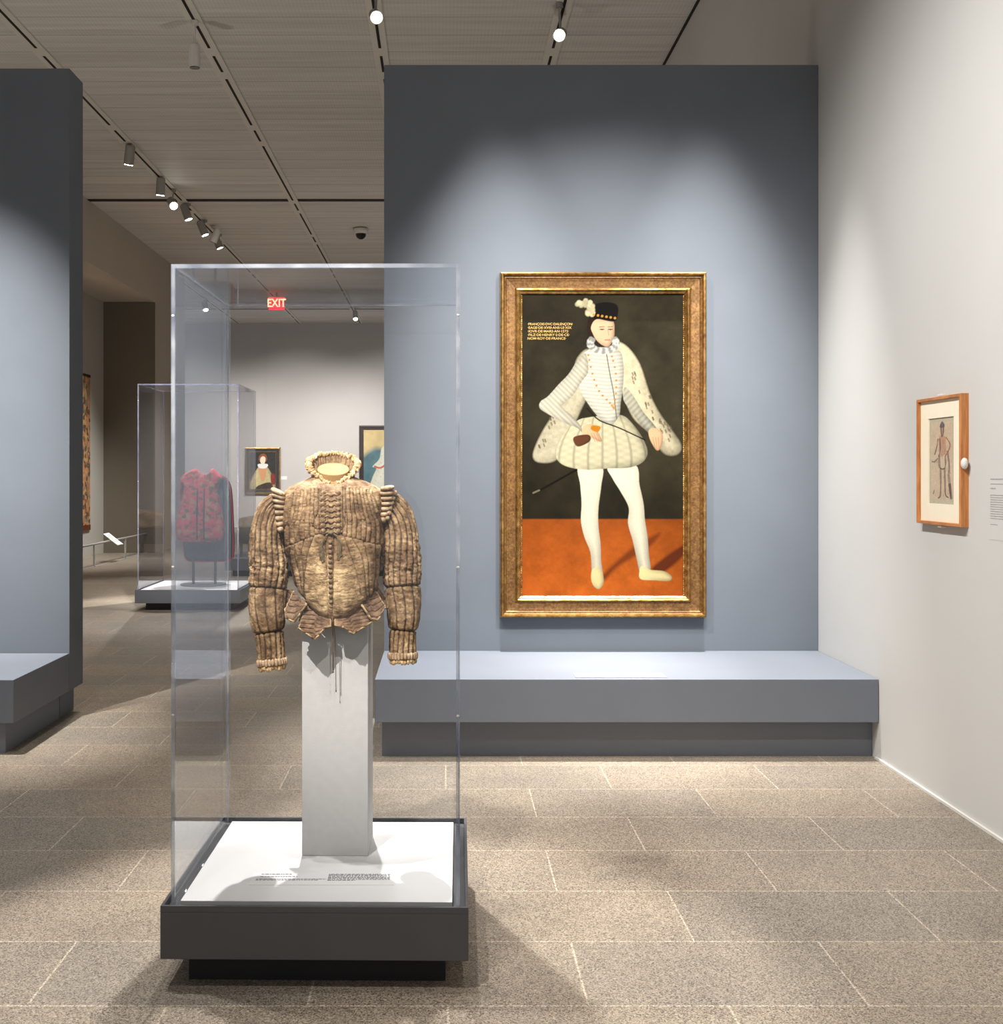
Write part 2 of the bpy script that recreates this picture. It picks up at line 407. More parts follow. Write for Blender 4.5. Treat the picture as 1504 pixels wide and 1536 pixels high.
# ------------------------------------------------------------------ painter (procedural vertex colours)
def catmull(P, n=8, closed=True):
    P = np.array(P, float); m = len(P); out = []
    rng_ = range(m) if closed else range(m-1)
    for i in rng_:
        if closed: p0, p1, p2, p3 = P[(i-1) % m], P[i], P[(i+1) % m], P[(i+2) % m]
        else: p0, p1, p2, p3 = P[max(i-1, 0)], P[i], P[i+1], P[min(i+2, m-1)]
        for k in range(n):
            t = k/n
            out.append(.5*((2*p1)+(-p0+p2)*t+(2*p0-5*p1+4*p2-p3)*t*t+(-p0+3*p1-3*p2+p3)*t**3))
    if not closed: out.append(P[-1])
    return np.array(out)
def vnoise(X, Y, sc, seed=0, octs=4):
    r = np.random.default_rng(seed); out = np.zeros_like(X); amp = 1; tot = 0
    for o in range(octs):
        T = r.random((64, 64)); x = X*sc; y = Y*sc
        xi = np.floor(x).astype(int); yi = np.floor(y).astype(int); fx = x-xi; fy = y-yi
        fx = fx*fx*(3-2*fx); fy = fy*fy*(3-2*fy)
        g = lambda a, b: T[a % 64, b % 64]
        out += amp*(g(xi, yi)*(1-fx)*(1-fy)+g(xi+1, yi)*fx*(1-fy)+g(xi, yi+1)*(1-fx)*fy+g(xi+1, yi+1)*fx*fy)
        tot += amp; amp *= .5; sc *= 2.1
    return out/tot
def segdist(X, Y, pts, closed=False):
    P = np.array(pts, float); Q = np.roll(P, -1, 0) if closed else P[1:]; P = P if closed else P[:-1]
    best = np.full(X.shape, 1e9)
    for (ax, ay), (bx_, by_) in zip(P, Q):
        dx, dy = bx_-ax, by_-ay; L = dx*dx+dy*dy+1e-12
        t = np.clip(((X-ax)*dx+(Y-ay)*dy)/L, 0, 1)
        best = np.minimum(best, (X-ax-t*dx)**2+(Y-ay-t*dy)**2)
    return np.sqrt(best)
def inside(X, Y, P):
    r = np.zeros(X.shape, bool); Q = np.roll(P, -1, 0)
    for (ax, ay), (bx_, by_) in zip(P, Q):
        if ay == by_: continue
        c = ((ay > Y) != (by_ > Y)) & (X < (bx_-ax)*(Y-ay)/(by_-ay)+ax); r ^= c
    return r
class Painter:
    def __init__(s, x0, y0, x1, y1, res):
        s.nx = int((x1-x0)*res)+1; s.ny = int((y1-y0)*res)+1
        s.X, s.Y = np.meshgrid(np.linspace(x0, x1, s.nx), np.linspace(y0, y1, s.ny))
        s.C = np.zeros(s.X.shape+(3,))
    def bg(s, f): s.C[:] = f(s.X, s.Y)
    def fill(s, pts, col, soft=.9, smooth=True, round_=0, light=(-1, -.3), tex=None, n=6):
        P = catmull(pts, n) if smooth else np.array(pts, float)
        m = 3
        sel = (s.X > P[:, 0].min()-m) & (s.X < P[:, 0].max()+m) & (s.Y > P[:, 1].min()-m) & (s.Y < P[:, 1].max()+m)
        X, Y = s.X[sel], s.Y[sel]
        if X.size == 0: return
        d = segdist(X, Y, P, True); sd = np.where(inside(X, Y, P), d, -d)
        a = np.clip(.5+sd/soft, 0, 1)[:, None]
        c = np.array(col, float)[None, :]*np.ones((X.size, 1))
        if round_:
            cx = P[:, 0].mean(); cy = P[:, 1].mean()
            lx = (X-cx)*light[0]+(Y-cy)*light[1]; lx = lx/(abs(lx).max()+1e-6)
            e = np.clip(sd/round_, 0, 1)
            c = c*(1-.55*(1-e)*(.5-.5*lx*1.6).clip(0, 1))[:, None]*(1+.12*lx)[:, None]
        if tex is not None: c = c*tex(X, Y)[:, None]
        s.C[sel] = s.C[sel]*(1-a)+c*a
    def line(s, pts, w, col, soft=.7, alpha=1.0, smooth=True):
        P = catmull(pts, 5, False) if smooth and len(pts) > 2 else np.array(pts, float)
        m = w+2
        sel = (s.X > P[:, 0].min()-m) & (s.X < P[:, 0].max()+m) & (s.Y > P[:, 1].min()-m) & (s.Y < P[:, 1].max()+m)
        X, Y = s.X[sel], s.Y[sel]
        if X.size == 0: return
        a = (np.clip(.5+(w-segdist(X, Y, P))/soft, 0, 1)*alpha)[:, None]
        s.C[sel] = s.C[sel]*(1-a)+np.array(col)*a
    def dot(s, x, y, r, col, soft=.7, alpha=1.0): s.line([(x, y), (x+.01, y)], r, col, soft, alpha, False)
    def mesh(s, name, wx0, wx1, wz0, wz1, y, mat, parent, map3=None):
        u = np.linspace(0, 1, s.nx); v = np.linspace(0, 1, s.ny); U, V = np.meshgrid(u, v)
        if map3: P = map3(U, V)
        else: P = np.stack([wx0+(wx1-wx0)*U, np.full_like(U, y), wz1-(wz1-wz0)*V], -1)
        # order rows bottom-up so the normal faces the viewer
        return gridmesh(name, P[::-1].copy(), mat, parent, col=s.C[::-1].copy().clip(0, 1))
lin = lambda r, g, b: np.array(srgb(r, g, b)[:3])

def frame_profile(mb, x0, x1, z0, z1, prof, yb):
    """prof: list of (inset from the outer edge, forward of the back plane)"""
    n = len(prof); V = []
    for ins, fw in prof:
        V += [(x0+ins, yb-fw, z0+ins), (x1-ins, yb-fw, z0+ins), (x1-ins, yb-fw, z1-ins), (x0+ins, yb-fw, z1-ins)]
    Fc = []
    for i in range(n-1):
        for k in range(4): Fc.append((i*4+k, i*4+(k+1) % 4, (i+1)*4+(k+1) % 4, (i+1)*4+k))
    return mb.add(V, Fc)

# main portrait -------------------------------------------------------------
FX0, FX1, FZ0, FZ1 = .357, 1.646, .656, 2.815
pt = thing('framed_portrait', 'large full-length portrait of a man in white, wide gilt frame, on blue wall', 'painting', (1.0, YW, 0))
def R(a): return [(i, f) for i, f in a]
OX = 1.0
frame_profile(MB(), FX0-OX, FX1-OX, FZ0, FZ1, [(.0, .0), (.0, .055), (.004, .072), (.012, .080), (.020, .078), (.026, .066)], 0).build('outer_moulding', M['frame_gold'], pt)
frame_profile(MB(), FX0-OX, FX1-OX, FZ0, FZ1, [(.026, .066), (.030, .060), (.036, .062), (.042, .054), (.060, .050), (.092, .047), (.098, .050)], 0).build('frame', M['frame_brown'], pt)
frame_profile(MB(), FX0-OX, FX1-OX, FZ0, FZ1, [(.098, .050), (.102, .060), (.110, .066), (.117, .062), (.121, .050), (.126, .046), (.132, .040), (.136, .030)], 0).build('inner_moulding', M['frame_gold'], pt)
# beaded sight edge
mbd = MB()
ix0, ix1, iz0, iz1 = FX0-OX+.137, FX1-OX-.137, FZ0+.137, FZ1-.137
step = .0125
for sx in (ix0, ix1):
    z = iz0
    mbd = MB()
    while z < iz1: mbd.ell((sx, -.032, z), (.005, .005, .0066), None, 6, 4); z += step
    mbd.build('beading', M['frame_gold'], pt, True)
p = Painter(784, 440, 1026, 895, 1.35)
def bgm(X, Y):
    n1 = vnoise(X, Y, .03, 3); n2 = vnoise(X, Y, .2, 5)
    w = .72*lin(58, 52, 36)*(.35+1.1*n1[..., None]+.18*n2[..., None])
    side = np.clip((X-900)/160, 0, 1)[..., None]; w = w*(1+.35*side*(Y[..., None] < 800))
    low = np.clip((Y-700)/70, 0, 1)[..., None]; w = w*(1-.35*low)
    fl = .88*lin(196, 98, 32)*(.55+.62*n1[..., None]+.2*n2[..., None])*(.72+.5*np.clip((Y-778)/110, 0, 1)[..., None])
    fl = fl*(1-.25*np.clip((X-960)/60, 0, 1)[..., None])
    k = np.clip((Y-779.5)/2.2+.5, 0, 1)[..., None]
    return w*(1-k)+fl*k
p.bg(bgm)
IV = lin(224, 216, 190); IVs = lin(168, 162, 138)
# cast shadows painted on the pictured floor
p.fill([(903, 866), (948, 824), (990, 800), (975, 822), (930, 850), (908, 872)], lin(120, 55, 20), 6)
p.fill([(980, 852), (1026, 818), (1026, 834), (992, 862)], lin(95, 42, 18), 5)
fur = lambda X, Y: .72+.5*vnoise(X, Y, .22, 8)
# fur lined cape
p.fill([(886, 524), (868, 536), (858, 570), (846, 600), (820, 640), (806, 668), (802, 686), (812, 694), (836, 690), (852, 660), (880, 600), (900, 560)], lin(200, 190, 160), 3, round_=10, tex=fur)
p.fill([(922, 514), (940, 518), (960, 545), (975, 590), (990, 620), (1008, 645), (1022, 668), (1016, 682), (996, 680), (975, 650), (950, 625), (932, 580), (926, 550)], lin(208, 196, 162), 3, round_=14, tex=fur)
for k in range(60):
    q = random.random(); 
    if k % 2: x = 945+q*62+random.uniform(-7, 7); y = 560+q*100+random.uniform(-12, 12)
    else: x = 848-q*34+random.uniform(-5, 5); y = 585+q*85
    p.line([(x, y), (x+1.2, y+3.5)], 1.1, lin(95, 80, 60), 1.2, .75)
# scabbard
p.line([(872, 702), (812, 736)], 1.6, lin(22, 16, 12)); p.line([(811, 736), (802, 740)], 1.3, lin(120, 112, 90))
# legs
leg = dict(soft=1.0, round_=9)
p.fill([(870, 700), (904, 700), (903, 730), (899, 762), (899, 790), (902, 815), (903, 842), (906, 866), (903, 882), (896, 884), (890, 876), (889, 858), (887, 830), (878, 806), (873, 782), (874, 756), (872, 728)], IV, **leg)
p.fill([(914, 700), (954, 698), (960, 728), (966, 756), (968, 780), (972, 806), (974, 834), (976, 856), (962, 862), (956, 840), (950, 812), (943, 786), (944, 762), (932, 738), (920, 718)], IV, **leg)
p.fill([(960, 858), (964, 850), (976, 856), (996, 858), (1008, 866), (1004, 873), (984, 872), (962, 870)], lin(226, 208, 150), 1.0, round_=6)
p.fill([(889, 858), (896, 852), (904, 858), (907, 874), (902, 884), (896, 884), (889, 874)], lin(226, 208, 150), 1.0, round_=6)
# puffed trunk hose
def hose_tex(X, Y):
    a = (X-905)/(34+22*np.sin(np.clip((Y-625)/80, 0, 1)*PI*.62))
    st = np.abs(np.sin(a*PI*2.6)); sm = np.sin(Y*.62)*np.sin(a*PI*5.2)
    return .62+.42*np.clip(st*2.2, 0, 1)+.10*sm
p.fill([(884, 626), (866, 632), (848, 650), (837, 674), (838, 690), (852, 700), (880, 705), (914, 703), (944, 702), (964, 694), (972, 680), (966, 660), (950, 636), (930, 622)], lin(200, 192, 158), 1.0, round_=12, tex=hose_tex)
# body of the pale doublet, striped across
def dtex(X, Y): return .80+.22*np.clip(.6+np.sin(Y*1.15+.12*np.abs(X-912)), 0, 1)
p.fill([(888, 522), (928, 524), (936, 545), (936, 575), (932, 605), (930, 622), (920, 636), (908, 634), (896, 622), (884, 606), (872, 585), (866, 560), (866, 545)], lin(214, 210, 192), 1.0, round_=9, tex=dtex)
p.fill([(880, 530), (868, 540), (855, 560), (840, 576), (824, 594), (813, 602), (812, 612), (826, 622), (848, 634), (868, 642), (876, 650), (872, 638), (858, 622), (844, 608), (860, 594), (874, 572), (884, 556)], lin(206, 200, 178), 1.0, round_=7, tex=lambda X, Y: .78+.24*np.clip(.6+np.sin(1.1*(X*.7-Y*.7)), 0, 1))
p.fill([(938, 580), (950, 592), (966, 618), (984, 640), (984, 648), (974, 648), (958, 632), (944, 612), (936, 598)], lin(176, 172, 152), 1.0, round_=6, tex=lambda X, Y: .78+.24*np.clip(.6+np.sin(1.1*(X*.6+Y*.6)), 0, 1))
p.line([(911, 530), (916, 560), (922, 592), (926, 628)], .8, lin(110, 108, 95))
p.line([(882, 612), (900, 630), (930, 642), (968, 660)], 1.0, lin(28, 22, 18))
# hands
SK = lin(226, 178, 136)
p.fill([(876, 640), (888, 636), (896, 644), (904, 660), (900, 662), (888, 656), (876, 656)], SK, 1, round_=4)
for k in range(3): p.line([(888+k*4, 650), (894+k*3.4, 662)], .5, lin(170, 120, 88), .8, .8)
p.fill([(974, 646), (984, 642), (994, 650), (993, 668), (986, 676), (976, 660)], SK, 1, round_=4)
for k in range(3): p.line([(980+k*4, 656), (983+k*3, 672)], .5, lin(170, 120, 88), .8, .8)
p.fill([(890, 638), (902, 640), (898, 648), (888, 644)], lin(190, 118, 24), 1)
p.fill([(862, 656), (884, 652), (886, 662), (868, 670)], lin(96, 58, 36), 1, round_=4)
# simple necklace line
for a_ in [[(884, 532), (890, 560), (900, 586), (916, 604), (922, 612)], [(919, 534), (925, 560), (925, 590), (922, 612)]]:
    P_ = catmull(a_, 3, False)
    for q in P_: p.dot(q[0], q[1], 1.6, lin(196, 132, 42))
# head, plain generic face
p.fill([(884, 478), (896, 474), (916, 480), (918, 500), (896, 512), (884, 504)], lin(42, 26, 16), 1.2)
p.fill([(891, 500), (888, 490), (894, 479), (908, 477), (921, 481), (923, 496), (921, 508), (914, 519), (905, 517), (896, 509)], lin(232, 190, 152), 1, round_=6)
for x_ in (904.5, 917): p.dot(x_-.3, 493.4, 1.0, lin(40, 26, 18), .8); p.line([(x_-3, 493), (x_+2.5, 493)], .7, lin(52, 34, 22), .8); p.line([(x_-4, 489.5), (x_+3, 489)], .5, lin(90, 56, 36), .8)
p.line([(913, 493), (914.5, 502)], .5, lin(178, 126, 94), .9, .8); p.line([(909, 509), (916, 509)], .7, lin(176, 84, 70), .8)
# ruff
for ring, (rx, ry, rr) in enumerate([(21, 13, 3.6), (17, 10, 3.2)]):
    for k in range(24):
        th = 2*PI*k/24
        if math.sin(th) < -.55: continue
        p.dot(906+rx*math.cos(th), 513+ry*math.sin(th)+1, rr, lin(206, 204, 196) if k % 2 else lin(150, 148, 140), 1.6)
# hat and plume
p.fill([(884, 474), (890, 458), (908, 452), (926, 456), (928, 470), (922, 481), (902, 478)], lin(16, 12, 10), 1.2)
for k in range(26): p.dot(880+random.uniform(-13, 11), 460+random.uniform(-11, 11), 3.4, lin(224, 212, 170)*random.uniform(.65, 1.05), 2)
for k in range(6): p.dot(892+k*6.3, 471+k*1.0, 1.9, lin(204, 146, 62))
p.mesh('canvas', FX0-OX+.134, FX1-OX-.134, FZ0+.134, FZ1-.134, -.028, M['oil'], pt)
M['goldink'] = paint('gold_lettering', (.45, .29, .08, 1), .5, .3, .1, bump=0)
lines = ["\u00b7FRAN\u00c7OIS\u00b7DVC\u00b7DALEN\u00c7ON\u00b7", "\u00b7EAGE\u00b7DE\u00b7XVIII\u00b7ANS\u00b7LE\u00b7XIX", "\u00b7IOVR\u00b7DE\u00b7MARS\u00b7AN\u00b71572\u00b7", "\u00b7FILZ\u00b7DE\u00b7HENRY\u00b72\u00b7DE\u00b7CE\u00b7", "NOM\u00b7ROY\u00b7DE\u00b7FRANCE\u00b7"]
for k, ln in enumerate(lines):
    o = text(ln, .0215, ((791-664)/239.4-OX, -.0295, EYE+(711-486-k*5.4)/239.4), (PI/2, 0, 0), M['goldink'], pt, 'inscription_line', .0004, 'LEFT', .0003, 1)
    bpy.context.view_layer.update()
    wd = [68, 66, 62, 63, 58][k]/239.4
    if o.dimensions.x > 0: o.scale.x = wd/o.dimensions.x

# far wall portraits ----------------------------------------------------------
YF = 32.0
def far_xy(px, py, Y): s = F/Y; return (px-VX)/s, EYE-(py-VY)/s
x0, z1 = far_xy(367, 671, 31.9); x1, z0 = far_xy(420, 741, 31.9)
pt2 = thing('framed_portrait', 'small seated half-length portrait in a black and gold frame on the far wall', 'painting', ((x0+x1)/2, YF, 0))
c = pt2.location.x
frame_profile(MB(), x0-c, x1-c, z0, z1, [(0, 0), (0, .07), (.03, .08), (.045, .07)], 0).build('outer_moulding', M['frame_gold'], pt2)
frame_profile(MB(), x0-c, x1-c, z0, z1, [(.045, .07), (.06, .06), (.12, .05)], 0).build('frame', M['frame_black'], pt2)
frame_profile(MB(), x0-c, x1-c, z0, z1, [(.12, .05), (.135, .06), (.15, .03)], 0).build('inner_moulding', M['frame_gold'], pt2)
p = Painter(375, 678, 413, 734, 4)
p.bg(lambda X, Y: lin(34, 32, 28)*(.6+.8*vnoise(X, Y, .2, 4)[..., None]))
p.fill([(388, 700), (400, 700), (409, 716), (411, 734), (376, 734), (379, 716)], lin(196, 182, 132), .8, round_=5, tex=lambda X, Y: .7+.5*vnoise(X, Y, .8, 2))
p.fill([(388, 701), (399, 701), (397, 720), (391, 720)], lin(206, 148, 104), .8)
p.fill([(389, 728), (405, 724), (408, 734), (384, 734)], lin(58, 44, 34), .8)
p.fill([(387, 696), (401, 696), (399, 702), (389, 702)], lin(232, 230, 224), .8)
p.fill([(388, 690), (390, 682), (396, 680), (400, 684), (399, 692)], lin(140, 74, 34), .8)
p.fill([(390, 692), (391, 686), (395, 684), (398, 687), (397, 694), (394, 697)], lin(238, 214, 190), .6)
p.fill([(406, 712), (412, 712), (412, 726), (407, 726)], lin(128, 36, 22), .8)
p.mesh('canvas', x0-c+.145, x1-c-.145, z0+.145, z1-.145, -.03, M['oil_far'], pt2)
x0, z1 = far_xy(538.5, 638, 31.9); x1 = x0+1.45; z0 = .75
pt3 = thing('framed_portrait', 'tall dark-framed portrait on the far wall, partly hidden by the blue wall', 'painting', ((x0+x1)/2, YF, 0))
c = pt3.location.x
frame_profile(MB(), x0-c, x1-c, z0, z1, [(0, 0), (0, .08), (.03, .09), (.08, .07), (.12, .06), (.13, .03)], 0).build('frame', M['frame_dark'], pt3)
p = Painter(545, 645, 600, 750, 3.2)
def bg3(X, Y):
    n = vnoise(X, Y, .09, 9)[..., None]
    sky = lin(206, 184, 130)*(.75+.4*n); sea = lin(78, 112, 120)*(.6+.8*n)
    k = np.clip((Y[..., None]-676-8*np.sin(X[..., None]*.12))/10, 0, 1); return sky*(1-k)+sea*k
p.bg(bg3)
p.fill([(570, 672), (584, 668), (596, 680), (600, 750), (552, 750), (556, 722), (562, 705), (557, 702), (566, 690)], lin(214, 214, 196), 1.2, round_=8)
for k in range(60): p.dot(random.uniform(558, 598), random.uniform(676, 748), .5, lin(120, 100, 72), .6, .7)
p.line([(560, 702), (568, 704), (580, 694)], 1.3, lin(190, 92, 66)); p.fill([(574, 660), (580, 652), (588, 658), (586, 670), (577, 670)], lin(214, 172, 140), .8)
p.mesh('canvas', x0-c+.125, x1-c-.125, z0+.125, z1-.125, -.035, M['oil_far'], pt3)
o = bx(-.09, .09, -.004, 0, -.05, .05).build('wall_card', M['paper'], None); o.location = (-4.62, YF-.001, 1.44); tag(o, 'small pale text card on the far wall right of the small portrait', 'label')

# drawing on the right wall ---------------------------------------------------
dr = thing('framed_drawing', 'wood-framed chalk drawing of a standing figure on the pale right wall', 'drawing', (XR, 5.18, 0), -PI/2)
# local +x runs towards the viewer (world -y), local -y points into the room (world -x)
hw = .23; dz0, dz1 = 1.313, 1.917
frame_profile(MB(), -hw, hw, dz0, dz1, [(0, .0), (0, .036), (.0015, .038), (.013, .038), (.0145, .036), (.0145, .018)], 0).build('frame', M['wood'], dr)
M['mat'] = paint('cream_mount_board', srgb(238, 228, 206), .9, .05, .02, 8)
frame_profile(MB(), -hw, hw, dz0, dz1, [(.014, .022), (.098, .0225), (.0985, .016)], 0).build('inner_mat', M['mat'], dr)
dm = MB()
frame_profile(dm, -hw+.0, hw-.0, dz0, dz1, [(.02, .022), (.085, .022)], 0)
p = Painter(0, 0, 100, 170, 2.2)
def paperbg(X, Y):
    n = vnoise(X, Y, .06, 2)[..., None]
    c_ = lin(212, 192, 166)*(.86+.26*n)
    e = ((X < 7) | (X > 93) | (Y < 9) | (Y > 160))[..., None]; return np.where(e, lin(200, 192, 170), c_)
p.bg(paperbg)
def sk(pts, col=(110, 90, 90), w=.8, al=.6):
    p.line(pts, w, lin(*col), 1.0, al)
INK = (104, 88, 92)
p.fill([(38, 40), (62, 38), (66, 70), (58, 74), (42, 74)], lin(198, 158, 132), 3)
p.fill([(44, 16), (52, 12), (58, 18), (57, 32), (50, 38), (45, 30)], lin(196, 160, 136), 2)
p.fill([(42, 16), (50, 8), (60, 14), (58, 20), (44, 20)], lin(120, 112, 116), 2)
for j in range(5):
    d = j*.9
    sk([(44+d, 14), (46+d, 30), (50, 38), (57-d, 30), (58-d, 14)]); sk([(36-d, 42), (28+d, 58), (20+d, 72)]); sk([(40+d, 42), (42+d, 60), (40-d, 76)])
    sk([(64+d, 40), (82-d, 52), (80-d, 62), (64, 74+d)], (172, 92, 70), .8, .6); sk([(38+d, 76), (36+d*2, 92), (44+d, 100), (58+d, 100), (66-d, 90), (62, 76)])
    sk([(42+d*1.6, 100), (44+d, 126), (42+d, 152), (34+d, 158)]); sk([(58+d*1.6, 100), (60+d, 126), (62+d, 150), (72+d, 156)])
    sk([(68+d*2, 66), (76+d, 92), (74+d*2, 110)]); sk([(72+d*2, 112), (78+d*2, 140), (84, 156)]); sk([(10, 84+d), (22, 88-d), (34, 80)], INK, .6, .5)
    sk([(76+d*2, 130), (82+d*2, 158)], (70, 60, 60), 1.4, .55); sk([(14+d, 150), (20, 142+d)], INK, .7, .5)
rs = random.Random(5)
for k in range(150):
    x, y = rs.uniform(26, 80), rs.uniform(42, 158)
    w_ = 24*math.sin(PI*min(1, (y-30)/150))+4
    x = 52+rs.uniform(-1, 1)*w_ if y < 104 else rs.choice([44, 60, 76])+rs.uniform(-5, 5)
    l_ = rs.uniform(2, 7); sk([(x, y), (x+rs.uniform(-2, 2), y+l_)], rs.choice([(110, 90, 90), (150, 110, 95), (95, 85, 92)]), .45, .4)
p.mesh('sheet', 0, 0, 0, 0, 0, M['drawing'], dr, lambda U, V: np.stack([-.133+.266*U, np.full_like(U, -.0165), 1.820-.410*V], -1))
cl = MB(); cl.ell((hw+.012, -.025, 1.60), (.016, .016, .026), None, 14, 10)
cl.build('side_clip', M['whitefix'], dr, True)
bx(-.02, .02, -.03, -.005, dz1+.001, dz1+.012).build('top_clip', M['whitefix'], dr, bevel=.003)
bx(-.02, .02, -.03, -.005, dz0-.012, dz0-.001).build('bottom_clip', M['whitefix'], dr, bevel=.003)

def textrows(mb, x0, rows, z, dz, y, h, wr=None, gap=.5):
    """rows of tiny word-like dashes"""
    for k, L in enumerate(rows):
        x = x0
        while x < x0+L:
            w = random.uniform(.006, .020)*(h/.004); w = min(w, x0+L-x)
            mb.box(x, x+w, y-.0006, y, z-k*dz-h/2, z-k*dz+h/2); x += w+h*gap
wlb = thing('wall_text_panel', 'printed text label on the right wall beside the framed drawing', 'label', (XR, 4.66, 0), -PI/2)
bx(-.105, .165, -.0012, -.0002, 1.27, 1.56).build('label_panel', paint('label_film', (.58, .575, .56, 1), .8, .1, .01), wlb)
mb = MB(); textrows(mb, -.092, [.24], 1.531, .02, -.0012, .0055); textrows(mb, -.092, [.2], 1.510, .02, -.0012, .004); textrows(mb, -.092, [.045], 1.491, .02, -.0012, .0045)
textrows(mb, -.092, [.24]*10+[.21], 1.462, .0100, -.0012, .004); textrows(mb, -.092, [.06], 1.336, .02, -.0012, .004)
mb.build('printed_text', M['inkpale'], wlb)

# label on the long platform
pl = thing('platform_text_panel', 'faint pale lettering strip on top of the long platform below the portrait', 'label', (.975, 6.08, .4405))
bx(-.25, .25, -.075, .065, 0, .0012).build('label_panel', paint('lilac_label_film', (.20, .20, .25, 1), .5, .3, .01), pl)
for x0_, L, n_ in ((-.22, .2, 5), (.02, .20, 8)):
    mb = MB()
    for k in range(n_):
        x = x0_
        LL = L*random.uniform(.8, 1) if n_ == 8 else L*random.choice([.5, .8, .95])
        while x < x0_+LL:
            w = random.uniform(.006, .018); yk = .045-k*(.115/n_); mb.box(x, x+w, yk-.003, yk+.003, .0012, .0018); x += w+.004
    mb.build('printed_text', paint('white_lettering', (.5, .5, .55, 1), .6, .2, .01), pl)

# ------------------------------------------------------------------ display cases
def case(label, loc, rot, W, D, ztray0, ztray1, inset, zglass, plinset, plz, traymat, gl, ed, th, wall):
    t = thing('display_case', label, 'case', loc, rot)
    # local origin: centre of the footprint on the floor
    hw, hd = W/2, D/2
    tr = MB()
    tr.box(-hw, hw, -hd, hd, ztray0, ztray1-.02)
    w_ = wall
    tr.box(-hw, hw, -hd, -hd+w_, ztray1-.02, ztray1); tr.box(-hw, hw, hd-w_, hd, ztray1-.02, ztray1)
    tr.box(-hw, -hw+w_, -hd+w_, hd-w_, ztray1-.02, ztray1); tr.box(hw-w_, hw, -hd+w_, hd-w_, ztray1-.02, ztray1)
    tr.build('base_tray', traymat, t, bevel=.0015)
    bx(-hw+plinset, hw-plinset, -hd+plinset, hd-plinset, 0, ztray0).build('plinth', M['black'], t)
    gi = inset; gx, gy = hw-gi, hd-gi
    bx(-gx+th+.012, gx-th-.012, -gy+th+.010, gy-th-.012, ztray1-.02, ztray1-.003).build('deck', M['white'], t)
    zb = ztray1-.018
    e = th
    def pane(x0, x1, y0, y1, z0, z1): bx(x0, x1, y0, y1, z0, z1).build('glass_pane', gl, t)
    pane(-gx+e, gx-e, -gy, -gy+th, zb, zglass-e); pane(-gx+e, gx-e, gy-th, gy, zb, zglass-e)
    pane(-gx, -gx+th, -gy+e, gy-e, zb, zglass-e); pane(gx-th, gx, -gy+e, gy-e, zb, zglass-e)
    pane(-gx+e, gx-e, -gy+e, gy-e, zglass-th, zglass)
    for sx in (-1, 1):
        for sy in (-1, 1):
            x0 = -gx if sx < 0 else gx-e; y0 = -gy if sy < 0 else gy-e
            k = 1 if sy < 0 else .5
            if sy < 0: bx(x0, x0+e, y0, y0+e, zb, zglass).build('corner_edge', ed, t)
            else: bx(x0+(e*.5 if sx > 0 else 0)-0, x0+(e*1 if sx > 0 else e*.5), y0+e*.5, y0+e, zb, zglass).build('corner_edge', ed, t)
    for sy in (-1, 1):
        y0 = -gy if sy < 0 else gy-e
        bx(-gx+e, gx-e, y0 if sy < 0 else y0+e*.6, y0+e, zglass-e if sy < 0 else zglass-e*.4, zglass).build('top_edge', ed, t)
    for sx in (-1, 1):
        x0 = -gx if sx < 0 else gx-e
        bx(x0 if sx < 0 else x0+e*.6, x0+(e*.4 if sx < 0 else e), -gy+e, gy-e, zglass-e*.4, zglass).build('top_edge', ed, t)
    # small clear fixing pins in the joints
    for z in (zb+(zglass-zb)*q for q in (.30, .53, .92)):
        for sx in (-1, 1): MB().ell((sx*(gx-e/2), -gy-.0002, z), (e*.42, .001, e*.3), None, 8, 6).build('fixing_pin', M['whitefix'], t, True)
    return t
CA = case('tall clear display case holding the quilted leather doublet', (-.3865+.006, 3.7375, 0), -.0145, .928, .865, .092, .253, .026, 2.19, .07, .09, M['tray'], M['glass'], M['edge'], .0115, .010)
CB = case('second clear display case farther back holding the red patterned vestment', (-2.90, 13.1, 0), 0, 1.20, 1.2, .083, .235, .025, 2.58, .10, .08, M['tray2'], M['glass2'], M['edge2'], .014, .012)

# pedestal inside the first case
pd = thing('pedestal_post', 'pale grey linen-covered square post supporting the leather doublet', 'pedestal', (-.366, 3.855, .25), -.0145)
bx(-.113, .113, -.105, .105, .0, .80).build('post', M['linen'], pd, bevel=.003)
pd2 = MB().box(-.085, .085, -.07, .07, .80, 1.28); pd2.build('torso_support', M['lining'], pd, bevel=.02)
# text film on the deck
tx = thing('deck_text_panel', 'rectangle of small dark printed text on the white deck below the doublet', 'label', (-.385, 3.545, .2502))
bx(-.23, .23, -.06, .05, .0, .0008).build('label_panel', paint('clear_label_film', (.72, .72, .72, 1), .5, .3, .005), tx)
mb = MB()
def rowsY(x0, Ls, y, dy, h):
    for k, L in enumerate(Ls):
        x = x0
        while x < x0+L:
            w = min(random.uniform(.004, .014), x0+L-x); mb.box(x, x+w, y-k*dy-h/2, y-k*dy+h/2, .0008, .0011); x += w+.0028
rowsY(-.205, [.10], .034, .01, .0045); rowsY(-.205, [.12], .012, .01, .004); rowsY(-.215, [.225, .2], -.010, .008, .0035)
rowsY(.015, [.2]*7+[.09], .034, .0078, .0034)
mb.build('printed_text', M['ink'], tx)

